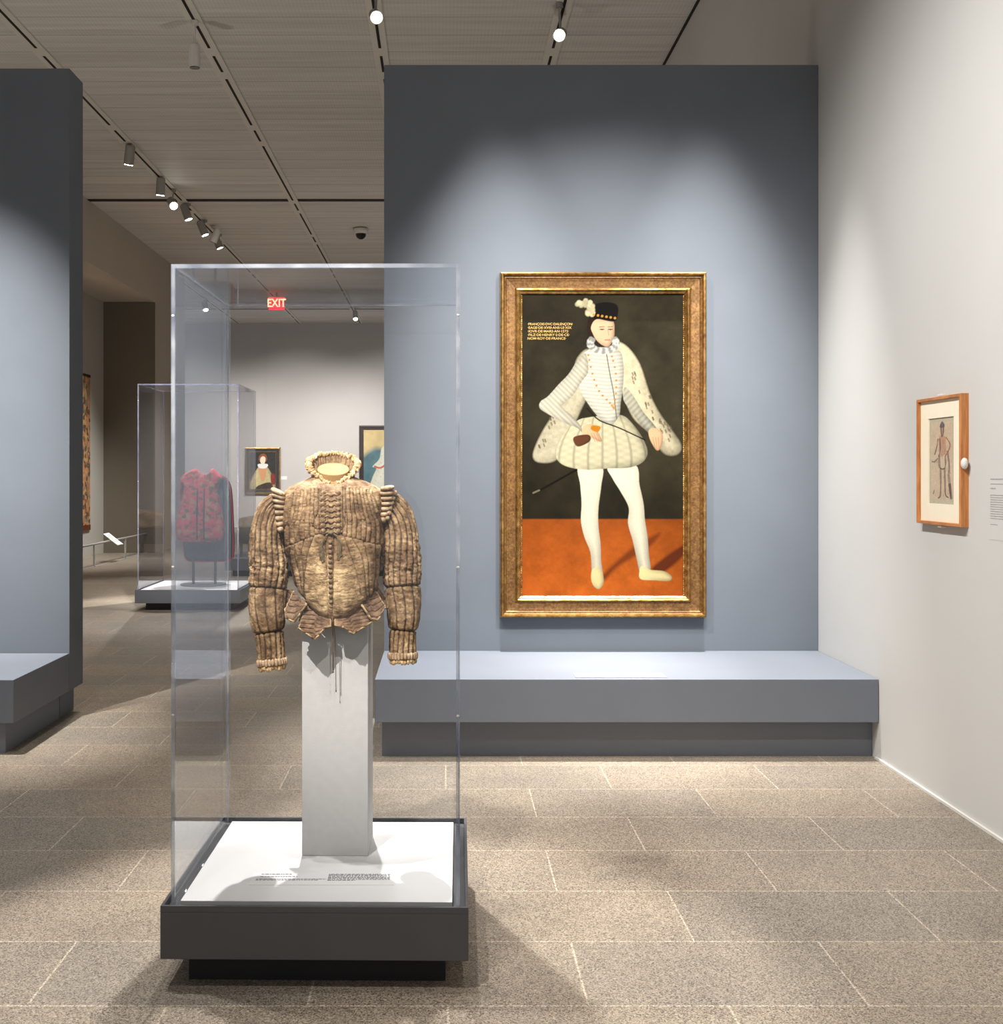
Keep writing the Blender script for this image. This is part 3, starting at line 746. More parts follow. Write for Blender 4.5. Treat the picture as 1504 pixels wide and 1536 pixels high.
# ------------------------------------------------------------------ leather doublet
DC = Vector((-.3837, 3.84, 0)); TW = Vector((.3837, -3.84, 0)).normalized(); RT = Vector((-TW.y, TW.x, 0))
DY = 3.859
def loc(zx, zy, dep=0.0):
    px = 360+zx/3.84; py = 650+zy/3.84; s = F/(DY-dep)
    q = DC+RT*((px-499)/s)+TW*dep; return Vector((q.x, q.y, EYE-(py-711)/s))
db = thing('leather_doublet', 'quilted brown leather doublet with puffed sleeves on the pale post in the case', 'garment', (-.3837, 3.84, 1.0))
def loc_np(X, dep, z):
    out = np.zeros(X.shape+(3,)); out[..., 0] = DC.x+RT.x*X+TW.x*dep-db.location.x
    out[..., 1] = DC.y+RT.y*X+TW.y*dep-db.location.y; out[..., 2] = z-db.location.z; return out
def L(zx, zy, dep=0.0): return loc(zx, zy, dep)-Vector(db.location)
TAB = np.array([(256, 436, 638, .058, .062), (272, 402, 672, .070, .07), (292, 352, 724, .082, .078), (315, 306, 772, .096, .085), (340, 276, 806, .108, .09),
 (400, 258, 812, .126, .1), (500, 252, 806, .142, .105), (600, 262, 812, .150, .105), (640, 273, 811, .153, .104), (700, 290, 802, .158, .10),
 (800, 312, 791, .166, .095), (900, 338, 774, .172, .09), (980, 352, 752, .166, .085), (1065, 372, 720, .150, .08)], float)
def tab(yy, k): return np.interp(yy, TAB[:, 0], TAB[:, k])
def front_dep(zx, yy):
    xl, xr = tab(yy, 1), tab(yy, 2); c_ = (xl+xr)/2; a_ = (xr-xl)/2
    u = np.clip(np.abs(zx-c_)/a_, 0, .999); return tab(yy, 3)*(1-u**2.3)**(1/2.3)
nth, nv = 380, 300
TH, VV = np.meshgrid(np.linspace(0, 2*PI, nth, endpoint=False), np.linspace(0, 1, nv))
fr = np.cos(TH)                      # +1 at centre front
bot = 895+150*np.clip(fr, 0, 1)**2.6
nk = 256+42*np.clip(fr, 0, 1)**8; YY = nk+VV*(bot-nk)
xl, xr = tab(YY, 1), tab(YY, 2); cz = (xl+xr)/2; az = (xr-xl)/2/3.84/430
e = 2/2.3
sn = np.sign(np.sin(TH))*np.abs(np.sin(TH))**e; cs = np.sign(fr)*np.abs(fr)**e
X = (360+cz/3.84-499)/430+az*sn
dep = np.where(cs > 0, tab(YY, 3), tab(YY, 4))*cs
# rounding under at the waist edge
tuck = np.clip((VV-.93)/.07, 0, 1); dep = dep*(1-.07*tuck**2); X = X-az*sn*.05*tuck**2
Z = EYE-(650+YY/3.84-711)/430
sS = F/(DY-dep); ZX = (499+X*sS-360)*3.84; ZY = (711+(EYE-Z)*sS-650)*3.84
frontm = (fr > -.05)
seams = []
seams.append([(268, 655), (330, 628), (400, 600), (460, 578), (505, 565)]); seams.append([(822, 645), (740, 632), (670, 608), (600, 592), (560, 570)])   # yoke seams
for k in range(9):                                       # left chest pleats
    q = k/8; bx0 = 272+q*215; by0 = 652-q*82; tx0 = 300+q*170+18*(1-q); ty0 = 352-30*q
    seams.append([(bx0, by0), (bx0-6+q*6, by0-100), ((bx0+tx0)/2-4, (by0+ty0)/2), (tx0, ty0)])
for k in range(10):                                       # right chest pleats
    q = k/9; bx0 = 586+q*232; by0 = 588+q*58; tx0 = 590+q*165; ty0 = 318+q*25
    seams.append([(bx0, by0), (bx0+4, by0-100), ((bx0+tx0)/2+10*q, (by0+ty0)/2-20), (tx0, ty0)])
seams += [[(458, 330), (455, 440), (425, 520), (430, 545), (500, 560)], [(600, 320), (602, 440), (598, 540), (560, 560)]]
seams += [[(300, 655), (306, 740), (330, 840), (350, 930)], [(325, 640), (330, 720), (352, 800), (368, 900)], [(375, 615), (362, 700), (372, 800), (378, 960)],
          [(432, 592), (400, 680), (385, 780), (380, 870), (392, 985)], [(490, 570), (498, 700), (504, 850), (512, 1060)], [(542, 575), (538, 700), (536, 880), (534, 1065)],
          [(600, 600), (632, 700), (665, 800), (690, 930)], [(640, 605), (690, 700), (710, 800), (716, 950)], [(700, 618), (724, 700), (730, 800), (732, 940)], [(765, 636), (772, 720), (765, 820), (752, 930)], [(800, 640), (796, 740), (784, 860)]]
D = np.full(X.shape, 1e9); fsel = frontm
for sgs in seams:
    pl_ = catmull(sgs, 4, False)
    D[fsel] = np.minimum(D[fsel], segdist(ZX[fsel], ZY[fsel], pl_))
# back and sides: plain vertical channels
D2 = np.abs(((TH*14/PI) % 1)-.5); D = np.where(frontm, D, 9*(D2*2)+3)
puff = 1-np.exp(-(D/8)**2); seam_shade = np.exp(-(D/3.6)**2)
wr = vnoise(ZX, ZY, .035, 21, 5); wr2 = vnoise(ZX*.6, ZY*2.0, .05, 23, 3)
off = .0065*puff+.006*(wr-.5)+.003*(wr2-.5)
off *= np.clip((1-VV)*30, 0, 1)*.6+.4
# radial outward direction (approx.)
nx = sn; ny = cs; nl = np.sqrt(nx**2+ny**2)+1e-6
X2 = X+off*nx/nl; dep2 = dep+off*ny/nl
pale = np.clip(1.15-np.abs(ZX-528)/150, 0, 1)*np.clip((ZY-640)/160, 0, 1)*np.clip(vnoise(ZX, ZY, .016, 31, 4)*2.6-.75, 0, 1)*.75
pale = np.where(frontm, pale, 0)+.28*np.clip(vnoise(ZX, ZY, .012, 33, 3)*3-1.6, 0, 1)
colr = np.stack([np.clip(seam_shade*.95, 0, 1), np.clip(pale, 0, 1), np.zeros_like(X)], -1)  # red: shade of the seam grooves, painted for relief
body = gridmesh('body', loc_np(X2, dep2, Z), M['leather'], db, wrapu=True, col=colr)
so = body.modifiers.new('thick', 'SOLIDIFY'); so.thickness = .006; so.offset = -1

# sleeves
def sleeve(path, side):
    P = np.array(path, float); Q = catmull(P, 20, False); n = len(Q)
    C3 = np.array([tuple(L(a, b, d)) for a, b, r, d in Q])
    rr = Q[:, 2]/3.84/430
    T = np.gradient(C3, axis=0); T /= np.linalg.norm(T, axis=1)[:, None]
    tw = np.array(TW)[None]*np.ones((n, 1))
    A = np.cross(tw, T); A /= np.linalg.norm(A, axis=1)[:, None]; B = np.cross(T, A)     # A lateral, B roughly forward
    m = 200
    arc = np.linspace(0, 1, 330); k = np.linspace(0, 1, n)
    ip = lambda V_: np.stack([np.interp(arc, k, V_[:, j]) for j in range(V_.shape[1])], 1)
    C3, A, B = ip(C3), ip(A), ip(B); rr = np.interp(arc, k, rr); yy = np.interp(arc, k, Q[:, 1])
    PH, AR = np.meshgrid(np.linspace(0, 2*PI, m, endpoint=False), arc)
    RR = rr[:, None]*np.ones_like(PH); Yy = yy[:, None]*np.ones_like(PH)
    elbow = 885; wrist = 1135
    for c0, w0, dpt in ((elbow, 9, .006), (wrist, 9, .006)): RR = RR-dpt*np.exp(-((Yy-c0)/w0)**2)
    nch = np.where(Yy < elbow, 17, np.where(Yy < wrist, 10, 14))
    ph2 = PH+.10*np.sin(Yy*.012+side)+.07*(vnoise(Yy*.02, PH*1.2, 1, 5)-.5)
    dd = np.abs(((ph2*nch/(2*PI)) % 1)-.5)*2*(2*PI*RR/nch)/2         # metres to the seam
    dpx = dd*430*3.84
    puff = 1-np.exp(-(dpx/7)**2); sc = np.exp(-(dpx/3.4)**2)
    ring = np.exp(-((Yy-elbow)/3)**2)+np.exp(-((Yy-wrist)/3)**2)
    wrk = vnoise(PH*3, Yy*.045+PH*.8, 1.0, 40+side, 5)
    wk2 = vnoise(PH*9, Yy*.07+PH*2.2, 1.0, 44+side, 3)
    amp = .019*np.clip(1-np.abs(Yy-760)/260, .15, 1)
    gather = np.clip((560-Yy)/120, 0, 1)*np.abs(np.sin(PH*15))*.006
    RR = RR+.0055*puff+amp*(wrk-.5)+.004*(wk2-.5)+gather-.003*ring
    P3 = C3[:, None, :]+A[:, None, :]*(RR*np.cos(PH))[..., None]+B[:, None, :]*(RR*np.sin(PH)*.95)[..., None]
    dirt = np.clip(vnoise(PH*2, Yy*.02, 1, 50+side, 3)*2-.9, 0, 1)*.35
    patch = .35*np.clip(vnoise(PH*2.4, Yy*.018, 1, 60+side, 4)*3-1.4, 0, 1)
    col = np.stack([np.clip(sc*.92+.6*ring+dirt*.9+.06, 0, 1), patch, np.zeros_like(PH)], -1)  # red: painted shade in channels and rings, plus dirt
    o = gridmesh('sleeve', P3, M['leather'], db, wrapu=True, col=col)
    s_ = o.modifiers.new('thick', 'SOLIDIFY'); s_.thickness = .005; s_.offset = -1
    # cuff: pleated band and fringe at the end
    c = C3[-1]; a = A[-1]; b = B[-1]; t = T[-1] ; r0 = rr[-1]
    band = MB(); fring = MB(); npl = 26
    for k_ in range(npl):
        an = 2*PI*k_/npl; rad = Vector(a)*math.cos(an)+Vector(b)*math.sin(an); tan = Vector(t)
        side_ = rad.cross(tan)
        Mx = Matrix((side_, rad, tan)).transposed()
        band.ell(Vector(c)+rad*(r0+.003)+tan*.004, (r0*.135, .008, .013*random.uniform(.85, 1.1)), Mx, 8, 6, .6)
        fring.ell(Vector(c)+rad*(r0*.96+random.uniform(-.002, .004))+tan*(.019+random.uniform(0, .006)), (r0*.15, .006, .010), Mx, 8, 6)
    band.build('cuff_band', M['wing'], db, True); fring.build('cuff_ruffle', M['ruffle'], db, True)
    return o
sleeve([(240, 405, 62, 0), (200, 450, 78, .002), (168, 540, 88, .008), (160, 650, 93, .015), (170, 760, 101, .02), (168, 850, 100, .028), (164, 900, 97, .032), (162, 1000, 96, .04), (166, 1080, 89, .046), (174, 1150, 74, .05), (181, 1220, 70, .055), (188, 1300, 70, .06)], 0)
sleeve([(845, 400, 62, 0), (880, 445, 80, .002), (912, 530, 90, .008), (924, 650, 99, .015), (929, 760, 103, .02), (932, 870, 97, .028), (939, 960, 92, .036), (940, 1060, 85, .044), (936, 1120, 75, .048), (934, 1160, 69, .05), (935, 1275, 70, .056)], 1)

# shoulder wings: stacked leather folds
def wing(cs_, sgn):
    w = MB()
    for (zx, zy, hwx, hh, rot) in cs_:
        c_ = L(zx, zy, .052+.02*math.sin(zy*.01)); a = math.radians(rot)
        ax = RT*math.cos(a)+Vector((0, 0, 1))*math.sin(a); az_ = -RT*math.sin(a)+Vector((0, 0, 1))*math.cos(a)
        Mx = Matrix((ax, TW, az_)).transposed()
        w.ell(c_, (hwx*1.08/1651, .040, hh*1.28/1651), Mx, 20, 12, .75)
        w.ell(c_-TW*.045, (hwx/1651*.96, .034, hh/1651), Mx, 16, 10, .75)
    return w.build('shoulder_wing', M['wing'], db, True)
wing([(222, 338, 42, 13, -28), (226, 362, 40, 13, -20), (230, 390, 37, 14, -14), (234, 420, 34, 14, -8), (236, 452, 32, 14, 2), (236, 486, 29, 15, 8), (236, 518, 25, 14, 12), (238, 548, 19, 15, 20)], -1)
wing([(846, 316, 38, 12, 8), (844, 344, 38, 13, 6), (842, 374, 36, 13, 5), (838, 404, 33, 13, 4), (832, 434, 30, 14, 6), (826, 466, 24, 15, 10), (822, 495, 16, 16, 14)], 1)
w = MB()
for q in range(6):
    a0 = L(882-q*8, 345+q*28, .03); w.ell(a0, (17/1651*1.2, .04, 18/1651), Matrix((RT, TW, Vector((0, 0, 1)))).transposed(), 14, 8, .7)
w.build('wing_edge', M['wing'], db, True)

# collar
nt, nh = 220, 40
th = np.linspace(.14, 2*PI-.14, nt); hh = np.linspace(0, 1, nh); THc, H = np.meshgrid(th, hh)
backness = (1-np.cos(THc))/2
zb_ = 1.502+.036*backness; zt_ = 1.512+.112*backness**.56
rx = .064+.022*H**1.1; ryf = .056+.016*H; ryb = .055+.018*H
ry = np.where(np.cos(THc) > 0, ryf, ryb)
crk = .0016*np.sin(THc*46)*H
Xc = (rx+crk)*np.sin(THc)+(536/3.84+360-499)/430*1.0-.0; Dc = (ry+crk)*np.cos(THc)
# open the front edges into a V
Dc = Dc+.006*H*np.exp(-(np.minimum(THc, 2*PI-THc)/.5)**2)
Zc = zb_+(zt_-zb_)*H
colc = np.stack([np.exp(-(np.abs(((THc*13/PI) % 1)-.5)*2/.18)**2)*.6, .1+0*H, 0*H], -1)  # red: groove shade coloured in between the collar pleats
colr_o = gridmesh('collar', loc_np(Xc, Dc, Zc), M['leather'], db, col=colc)
s_ = colr_o.modifiers.new('thick', 'SOLIDIFY'); s_.thickness = .005; s_.offset = 0
rf = MB(); rf2 = MB(); CX = (536/3.84+360-499)/430
for k in range(92):
    q = k/91; a = .16+(2*PI-.32)*q; bk = (1-math.cos(a))/2
    z = 1.512+.112*bk**.56; rX = .086; rD = (.072 if math.cos(a) > 0 else .073)
    pos = DC+RT*(CX+rX*math.sin(a)*(1+.05*math.sin(k*1.9)))+TW*(rD*math.cos(a)+.006*math.exp(-(min(a, 2*PI-a)/.5)**2)); pos.z = z+random.uniform(-.003, .005)
    rad = (RT*math.sin(a)+TW*math.cos(a)).normalized(); tn = Vector((0, 0, 1)).cross(rad)
    tilt = random.uniform(-.5, .5); upv = Vector((0, 0, 1))*math.cos(tilt)+tn*math.sin(tilt); tn2 = upv.cross(rad)
    Mx = Matrix((tn2, rad, upv)).transposed()
    rf.ell(pos-Vector(db.location), (.0030, .0095, .0095), Mx, 8, 6, .8)
    if random.random() < .7: rf.ell(pos-Vector(db.location)+rad*random.uniform(-.006, .006)+Vector((0, 0, random.uniform(-.005, .004))), (.007, .005, .004), Mx, 8, 6)
rf.build('collar_ruffle', M['ruffle'], db, True)
# front edge ruffles and placket below the collar
fr_ = MB()
for k in range(18):
    q = k/17
    for sx in (-1, 1):
        c_ = L(536+sx*(58*(1-q)+8)-8, 262+q*58, .066+.022*q)
        fr_.ell(c_, (.0042, .005, .0038), Matrix.Rotation(random.uniform(-1, 1), 3, 'Y'), 8, 6, .8)
fr_.build('front_ruffle', M['ruffle'], db, True)
# neck form
nf = MB(); ring = []
V_ = []; F_ = []
nn = 48
for lvl, (zf, zbk, sc_) in enumerate([(1.50, 1.50, .9), (1.548, 1.590, .93), (1.550, 1.592, .90)]):
    for k in range(nn):
        a = 2*PI*k/nn; bk = (1-math.cos(a))/2
        pos = DC+RT*(CX+.060*sc_*math.sin(a))+TW*(.052*sc_*math.cos(a)-.004); pos.z = zf+(zbk-zf)*bk; V_.append(pos-Vector(db.location))
for l in range(2):
    for k in range(nn): F_.append((l*nn+k, l*nn+(k+1) % nn, (l+1)*nn+(k+1) % nn, (l+1)*nn+k))
F_.append(tuple(2*nn+k for k in range(nn)))
nf.add(V_, F_); nf.build('neck_form', M['lining'], db)

# buttons
def surf(zx, zy, lift=.006): return L(zx, zy, float(front_dep(zx, zy))+lift+.0055)
for k in range(15):
    zy = 628+k*28.5; sv = 1.0 if k < 13 else .8
    zx = 518+(zy-628)*.012
    MB().ell(surf(zx, zy-4, .0065), (.0074*sv, .0066*sv, .0078*sv), None, 12, 8).build('button', M['button'], db, True)
for k in range(8):
    zy = 345+k*31
    for zx, sg in ((479, 1), (563, -1)):
        MB().ell(surf(zx, zy, .005), (.0100, .0085, .0092), Matrix.Rotation(sg*.5, 3, 'Y'), 12, 8).build('button', M['button'], db, True)
ch = MB()
for k in range(8):
    zy = 345+k*31
    ch.tube([surf(462, zy+6, .003), surf(482, zy+14, .006), surf(505, zy+4, .007), surf(521, zy+18, .006)], .0042, 6)
    ch.tube([surf(580, zy+6, .003), surf(562, zy+14, .006), surf(540, zy+4, .007), surf(525, zy+18, .006)], .0042, 6)
ch.build('loop_braid', M['button'], db, True)
# placket line
MB().tube([surf(524, 330, .004), surf(525, 450, .004), surf(526, 560, .004)], .002, 6).build('front_opening', M['browncord'], db, True)
# tied cord with loops
cd = MB()
cd.ell(surf(524, 572, .010), (.009, .008, .007), None, 10, 8)
for k in range(7):
    for sg in (-1, 1):
        o1 = random.uniform(-12, 12); x1_ = 524+sg*(38+o1*.8); xe = 524+sg*(62+k*3.4-15) ; ye = 705+random.uniform(-10, 45)
        if sg > 0: xe -= 14; ye -= 8
        pts = [surf(524, 570, .010), surf(x1_, 600+o1, .013), surf((x1_+xe)/2+sg*8, 650, .012), surf(xe, ye-12, .010), surf(xe+4, ye, .009), surf(xe+9, ye-10, .009), surf((x1_+xe)/2+sg*2, 640, .009)]
        pts = [Vector(q) for q in catmull([tuple(a) for a in pts], 5, False)]
        cd.tube(pts, .0016, 5)
cd.build('tied_cord', M['cord'], db, True)
cd = MB()
cd.tube([L(530, 1050, .17), L(534, 1100, .155), L(535, 1240, .15), L(535, 1368, .15)], .0016, 6); cd.ell(L(535, 1368, .15), (.003, .003, .004), None, 8, 6)
cd.tube([L(536, 1055, .165), L(545, 1150, .125), L(550, 1300, .122), L(552, 1478, .122)], .0011, 6); cd.ell(L(552, 1478, .122), (.0025, .0025, .004), None, 8, 6)
cd.build('hanging_cord', M['browncord'], db, True)

# peplum tabs: coordinates measured in the doublet's own drawing (same units as above)
def pp(a, b): return (((a/6.267)+400-360)*3.84, ((b/6.267)+820-650)*3.84)
def peplum(top, bottom, dt, dbm, chev=1.0, n=5.5, split=.5):
    top = [pp(*q) for q in top]; bottom = [pp(*q) for q in bottom]
    def curve(P, u):
        P = np.array(P); d = np.concatenate([[0], np.cumsum(np.linalg.norm(np.diff(P, axis=0), axis=1))]); d /= d[-1]
        return np.interp(u, d, P[:, 0]), np.interp(u, d, P[:, 1])
    U, V = np.meshgrid(np.linspace(0, 1, 70), np.linspace(0, 1, 60))
    tx_, ty_ = curve(top, U); bx_, by_ = curve(bottom, U)
    ZXp = tx_+(bx_-tx_)*V; ZYp = ty_+(by_-ty_)*V
    dpt = np.interp(U, [0, 1], dt)*(1-V)+np.interp(U, np.linspace(0, 1, len(dbm)), dbm)*V
    ph = V*n-chev*np.abs(U-split)*n*.8+10
    dd = np.abs((ph % 1)-.5)*2; ridge = np.clip(dd*2.2, 0, 1)**.6; g = np.exp(-(dd/.22)**2)
    edge = np.minimum(np.minimum(U, 1-U)*1.2, (1-V)); rim = np.clip(1-edge/.05, 0, 1)
    ridge = np.maximum(ridge, rim); g = g*(1-rim)
    dpt = dpt+.009*ridge
    sS = F/(DY-dpt)
    Xp = (360+ZXp/3.84-499)/sS; Zp = EYE-(650+ZYp/3.84-711)/sS
    col = np.stack([g*.95, rim*.7, 0*g], -1)  # red: shade painted into the grooves between ridges
    o = gridmesh('skirt_tab', loc_np(Xp, dpt, Zp), M['leather_tab'], db, col=col)
    s2 = o.modifiers.new('thick', 'SOLIDIFY'); s2.thickness = .007; s2.offset = 1 if False else 0
    return o
peplum([(372, 540), (480, 640), (604, 680)], [(300, 755), (455, 868), (545, 760), (603, 745)], (.125, .155), (.14, .17, .175, .165), split=.42)
peplum([(638, 680), (760, 640), (884, 530)], [(640, 738), (715, 750), (810, 820), (1000, 700)], (.155, .125), (.165, .175, .17, .14), split=.55)
peplum([(255, 415), (375, 530)], [(172, 590), (180, 655), (262, 702), (372, 540)], (.06, .125), (.085, .10, .14, .15), chev=.7, n=4)
peplum([(872, 525), (1012, 415)], [(900, 560), (975, 680), (1042, 692), (1112, 560)], (.13, .06), (.15, .155, .13, .085), chev=.7, n=4)
peplum([(1010, 395), (1040, 380)], [(1112, 580), (1160, 570)], (.03, .0), (.06, .02), chev=.5, n=4)
peplum([(150, 385), (262, 405)], [(150, 560), (215, 560)], (-.02, .045), (-.01, .05), chev=.5, n=4)
peplum([(360, 500), (900, 500)], [(300, 690), (600, 620), (990, 640)], (-.085, -.085), (-.1, -.1, -.1), chev=.3, n=5)

# ------------------------------------------------------------------ vestment in the second case
vb = thing('red_vestment', 'sleeveless red floral vestment with navy stripes and dark cape on a stand', 'garment', (-2.84, 13.1, .235))
sV = F/13.1
def slab(name, pts, y, thk, mat, parent, puff=.02, n=10):
    """a padded flat shape: outline extruded with a bulging front"""
    P = catmull(pts, n); c_ = P.mean(0); m = len(P)
    V = []; Fc = []; levels = [(1, 0), (1, -.004), (.93, -puff*.6), (.75, -puff), (.4, -puff*1.2), (.02, -puff*1.25)]
    for k, dy in levels:
        for q in P: V.append((c_[0]+(q[0]-c_[0])*k, y+dy, c_[1]+(q[1]-c_[1])*k))
    for q in P: V.append((q[0], y+thk, q[1]))
    for i in range(len(levels)-1):
        for k in range(m): Fc.append((i*m+k, i*m+(k+1) % m, (i+1)*m+(k+1) % m, (i+1)*m+k))
    b0 = len(levels)*m
    for k in range(m): Fc.append((k, b0+k, b0+(k+1) % m, (k+1) % m))
    Fc.append(tuple(b0+k for k in range(m)))
    return MB().add(V, Fc).build(name, mat, parent, True)
def vp(px, py): return ((px-VX)/sV-vb.location.x, EYE-(py-VY)/sV-vb.location.z)
front_o = [vp(*q) for q in [(295, 703), (302, 710), (312, 710), (319, 703), (328, 710), (334, 717), (329, 724), (327, 738), (331, 760), (336, 790), (334, 808), (322, 813), (300, 813), (276, 812), (266, 806), (264, 790), (270, 762), (275, 740), (276, 726), (271, 718), (282, 708)]]
cape_o = [vp(*q) for q in [(288, 711), (300, 717), (314, 717), (324, 712), (336, 718), (343, 735), (346, 780), (347, 830), (342, 841), (330, 843), (290, 843), (277, 840), (273, 826), (271, 780), (268, 740), (272, 716)]]
slab('cape', cape_o, .10, .10, M['darkcloth'], vb, .05)
slab('front_panel', front_o, -.02, .05, M['redsilk'], vb, .06)
tb = MB(); P_ = catmull(cape_o, 10); tb.tube([(q[0], .10, q[1]) for q in P_]+[(P_[0][0], .10, P_[0][1])], .009, 6); tb.build('cape_trim', M['redtrim'], vb, True)
def fsy(x, z):   # depth of the padded red front at local x, z
    return -.02-.074
for xa, xb in ((299.5, 297), (309.5, 307.5)):
    a = vp(xa, 712); b = vp(xb, 809)
    MB().tube([(a[0], -.055, a[1]), (a[0]*.7+b[0]*.3, -.096, a[1]*.7+b[1]*.3), (a[0]*.3+b[0]*.7, -.096, a[1]*.3+b[1]*.7), (b[0], -.060, b[1])], .010, 8).build('braid', M['navytrim'], vb, True)
for px in (290, 323):
    a = vp(px, 843); MB().tube([(a[0], .0, 0), (a[0], .0, a[1]+.1)], .016, 12).build('stand_leg', M['frame_black'], vb)
MB().tube([(-.01, .0, 0), (-.01, .0, .012)], .27, 48).build('stand_shadow', paint('grey_stand_shadow', (.22, .22, .23, 1), .6, .2, .02), vb)  # grey disc put in for the stand's shadow on the deck

# ------------------------------------------------------------------ distant low platform with covered table
lp = thing('display_platform', 'low dark distant platform behind the two display cases', 'platform', (-1.9, 17.4, 0))
bx(-1.4, 1.35, -.75, .75, .09, .27).build('platform_top', M['tray2'], lp, bevel=.004)
bx(-1.3, 1.25, -.65, .65, 0, .09).build('plinth', M['black'], lp)
tbx = thing('covered_table', 'dark-legged table under a tan brocade cloth on the distant low platform', 'table', (-2.55, 17.4, .27))
MB().add([(-.62, -.4, .45), (.5, -.4, .45), (.5, .4, .45), (-.62, .4, .45), (-.62, -.4, .60), (.5, -.4, .72), (.5, .4, .72), (-.62, .4, .60)],
         [(3,2,1,0),(4,5,6,7),(0,1,5,4),(1,2,6,5),(2,3,7,6),(3,0,4,7)]).build('cloth', M['brocade'], tbx, bevel=.03)
bx(-.6, .48, -.38, .38, .20, .45).build('skirt', M['darkcloth'], tbx)
for sx in (-.57, .45):
    for sy in (-.35, .35): bx(sx-.02, sx+.02, sy-.02, sy+.02, 0, .2).build('leg', M['frame_black'], tbx)

# recess on the left: tapestry, barrier rail, label, wheeled stand
tp = thing('hanging_tapestry', 'orange and brown woven tapestry hanging in the left recess', 'tapestry', (-6.68, 19.2, 0))
bx(.004, .03, -1.6, 1.55, .60, 3.37).build('weaving', M['tapestry'], tp)
bx(.004, .032, -1.62, 1.57, .50, .60).build('lower_band', paint('dark_tapestry_band', (.10, .03, .015, 1), .8, .1, .2), tp)
bx(.004, .032, -1.62, 1.57, 3.37, 3.42).build('upper_band', paint('dark_tapestry_edge', (.05, .03, .02, 1), .8, .1, .2), tp)
br_ = thing('barrier_rail', 'low grey metal barrier rail in front of the tapestry recess', 'railing', (-5.83, 18.4, 0))
MB().tube([(0, -1.6, .38), (0, 3.4, .38)], .018, 10).build('handrail', M['metalgrey'], br_, True)
for y in (-1.0, .0, 1.8, 3.3): bx(-.012, .012, y-.02, y+.02, 0, .37).build('post', M['metalgrey'], br_)
bx(-.012, .012, -1.6, 3.4, .0, .012).build('foot_bar', M['metalgrey'], br_)
lbl = thing('slanted_text_panel', 'small white slanted label panel mounted on the grey barrier rail', 'label', (-5.80, 19.35, .405), 0)
lbl.rotation_euler = (0, math.radians(38), 0)
bx(-.16, .16, -.16, .16, .0, .01).build('panel', M['paper'], lbl)
mb = MB()
for k in range(6): mb.box(-.11+k*.035, -.10+k*.035, -.12, .12, .010, .011)
mb.build('printed_text', M['inkpale'], lbl)
wc = thing('wheeled_stand', 'rust brown low stand with a black wheel partly hidden by the left partition', 'stand', (-6.14, 17.3, 0))
bx(-.55, .26, -.35, .35, .36, .40).build('top', M['rust'], wc, bevel=.01)
MB().tube([(.16, -.30, .20), (.16, -.24, .20)], .16, 28).build('wheel', M['black'], wc, True, .008)
MB().tube([(-.4, -.30, .20), (-.4, -.24, .20)], .16, 28).build('wheel', M['black'], wc, True, .008)
bx(-.45, .18, -.28, -.22, .19, .36).build('leg_frame', M['black'], wc)

# ------------------------------------------------------------------ lamps and added fills
def spot(loc_, tgt, power, ang, blend=.6, size=.04, col=(1, .93, .83)):
    l = bpy.data.lights.new('gallery_or_fill_lamp', 'SPOT'); l.energy = power; l.spot_size = math.radians(ang); l.spot_blend = blend
    l.shadow_soft_size = size; l.color = col
    o = bpy.data.objects.new('gallery_or_fill_lamp', l); COL.objects.link(o); o.location = loc_
    d = Vector(tgt)-Vector(loc_); o.rotation_euler = d.to_track_quat('-Z', 'Y').to_euler()
    return o
NEU = (1, .97, .93)
spot((2.0, 2.5, 5.6), (1.0, 6.93, 1.95), 1500, 36, 1.0, .04, NEU)
spot((.45, 2.8, 5.6), (.95, 6.93, 1.95), 1500, 36, 1.0, .04, NEU)
spot((.3, 6.3, 5.6), (.35, 6.45, .44), 2700, 34, 1.0, .04, NEU)
spot((1.65, 6.3, 5.6), (1.65, 6.45, .44), 2700, 34, 1.0, .04, NEU)
spot((-3.6, 4.0, 5.6), (-2.98, 6.99, 2.0), 2900, 27, 1.0, .04, NEU)
# doublet, from behind/above and from the front
spot((-.55, 5.6, 5.6), (-.38, 3.75, .9), 2200, 30, .5, .04, NEU)
spot((-1.5, .5, 5.6), (-.38, 3.80, 1.32), 4000, 14, .8, .04, (1, .93, .84))
spot((.5, .2, 5.6), (-.38, 3.80, 1.3), 1100, 14, .8, .04, (1, .93, .84))
# right wall, drawing
spot((-1.3, 3.6, 5.6), (2.366, 4.8, .8), 1100, 78, 1.0, .05, NEU)
spot((-1.3, 1.6, 5.6), (2.366, 3.2, .8), 800, 78, 1.0, .05, NEU)
# floor washes
spot((1.1, 4.4, 5.7), (.6, 5.2, 0), 750, 46, 1.0, .05, NEU)
spot((-3.1, 5.95, 5.6), (-2.9, 6.4, .42), 2600, 30, 1.0, .04, NEU)
spot((-2.0, 3.9, 5.7), (-2.0, 3.7, 0), 560, 95, 1.0, .05, NEU)
# unseen fills added behind the partitions, brightening the ceiling like floor bounce
spot((1.0, 8.6, .4), (.2, 12.5, 5.9), 130, 150, 1.0, .05, (1, .94, .86))
spot((-5.3, 8.4, .4), (-3.0, 13.5, 5.9), 200, 150, 1.0, .05, (1, .94, .86))
spot((2.05, 18.0, .4), (-2.0, 22, 5.9), 190, 150, 1.0, .05, (1, .94, .86))
# second case
spot((-2.4, 15.0, 5.6), (-2.9, 13.1, 1.0), 2600, 36, .5, .04, NEU)
spot((-2.4, 9.6, 5.6), (-2.9, 13.1, 1.2), 2600, 26, .8, .04, NEU)
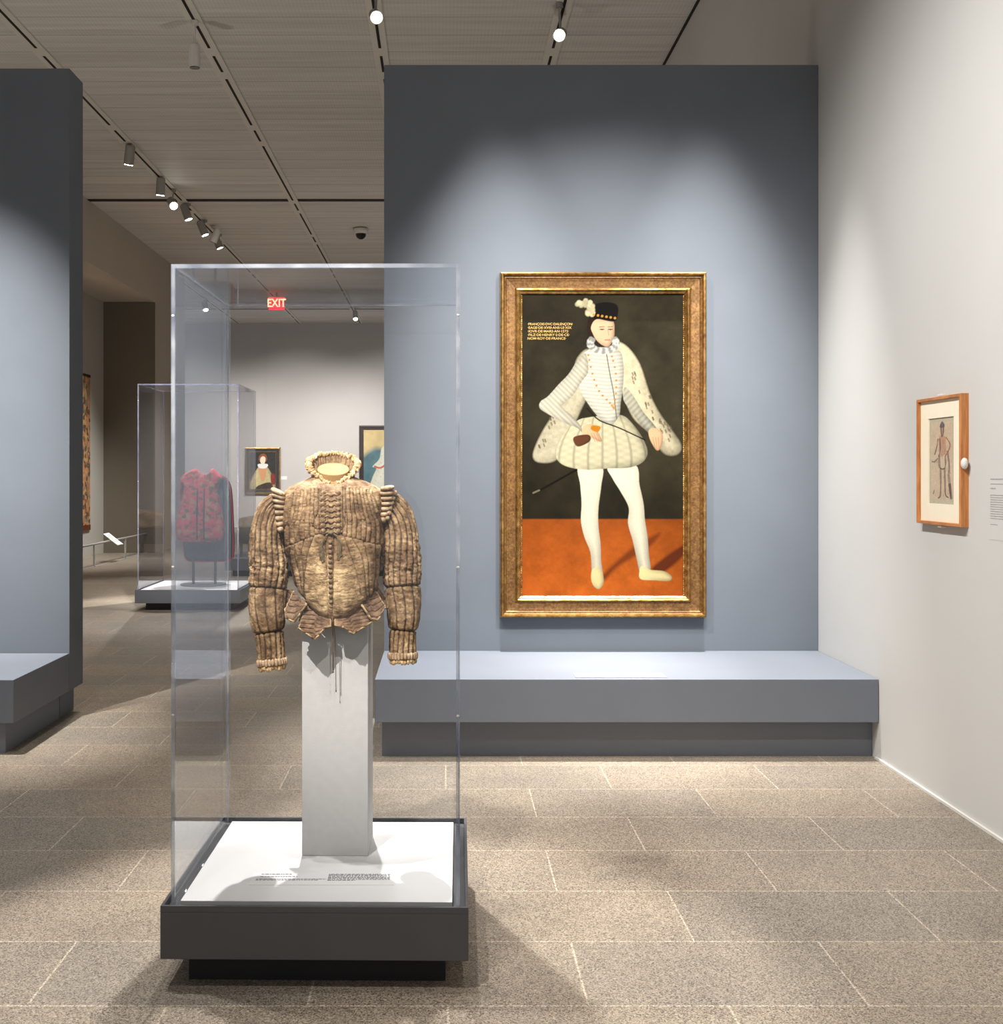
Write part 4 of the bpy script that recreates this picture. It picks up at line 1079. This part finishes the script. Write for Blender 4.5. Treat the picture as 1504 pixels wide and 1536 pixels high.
# far wall
for x, pw in ((-7.2, 1500), (-4.1, 2300), (-1.6, 2300)):
    spot((x, 26.8, 5.6), (x, 32, 1.0), pw*.68, 78, 1.0, .05, (1, .96, .92))
# recess and background floor
spot((-4.17, 17.5, 5.6), (-6.68, 19.0, 1.6), 1900, 60, 1.0, .05, NEU)
spot((-4.17, 16.8, 5.6), (-3.6, 14.0, 0), 900, 60, .7, .05, NEU)
spot((-3.6, 20.5, 5.6), (-3.8, 21.0, 0), 900, 90, 1.0, .05, NEU)
spot((-1.9, 15.0, 5.6), (-2.2, 17.4, .4), 700, 60, 1.0, .05, NEU)
spot((-2.5, 9.0, 5.6), (-2.0, 9.2, 0), 600, 90, 1.0, .05, NEU)

w = bpy.data.worlds.new('gallery_air'); S.world = w; w.use_nodes = True
w.node_tree.nodes['Background'].inputs[0].default_value = (1, .955, .91, 1)
w.node_tree.nodes['Background'].inputs[1].default_value = .85

# lettering becomes plain mesh
bpy.context.view_layer.update()
dg = bpy.context.evaluated_depsgraph_get()
for o in [o for o in S.objects if o.type == 'FONT']:
    me = bpy.data.meshes.new_from_object(o.evaluated_get(dg))
    nm = o.name; n_ = bpy.data.objects.new('tmp', me); COL.objects.link(n_); n_.parent = o.parent
    n_.location = o.location; n_.rotation_euler = o.rotation_euler; n_.scale = o.scale
    bpy.data.objects.remove(o); n_.name = nm
# ------------------------------------------------------------------ camera
cam = bpy.data.cameras.new('camera'); co_ = bpy.data.objects.new('camera', cam); COL.objects.link(co_)
co_.location = (0, 0, EYE); co_.rotation_euler = (PI/2, 0, 0)
cam.sensor_width = 36; cam.sensor_fit = 'AUTO'; cam.lens = 36*F/1536
cam.shift_x = (752-VX)/1536; cam.shift_y = (VY-768)/1536
cam.clip_end = 100
S.camera = co_
S.view_settings.view_transform = 'Standard'; S.view_settings.look = 'None'
S.view_settings.exposure = 0; S.view_settings.gamma = 1
S.cycles.max_bounces = 10; S.cycles.transparent_max_bounces = 24; S.cycles.diffuse_bounces = 5; S.cycles.glossy_bounces = 5
S.cycles.sample_clamp_indirect = 4; S.cycles.use_denoising = True; S.cycles.caustics_reflective = False; S.cycles.caustics_refractive = False
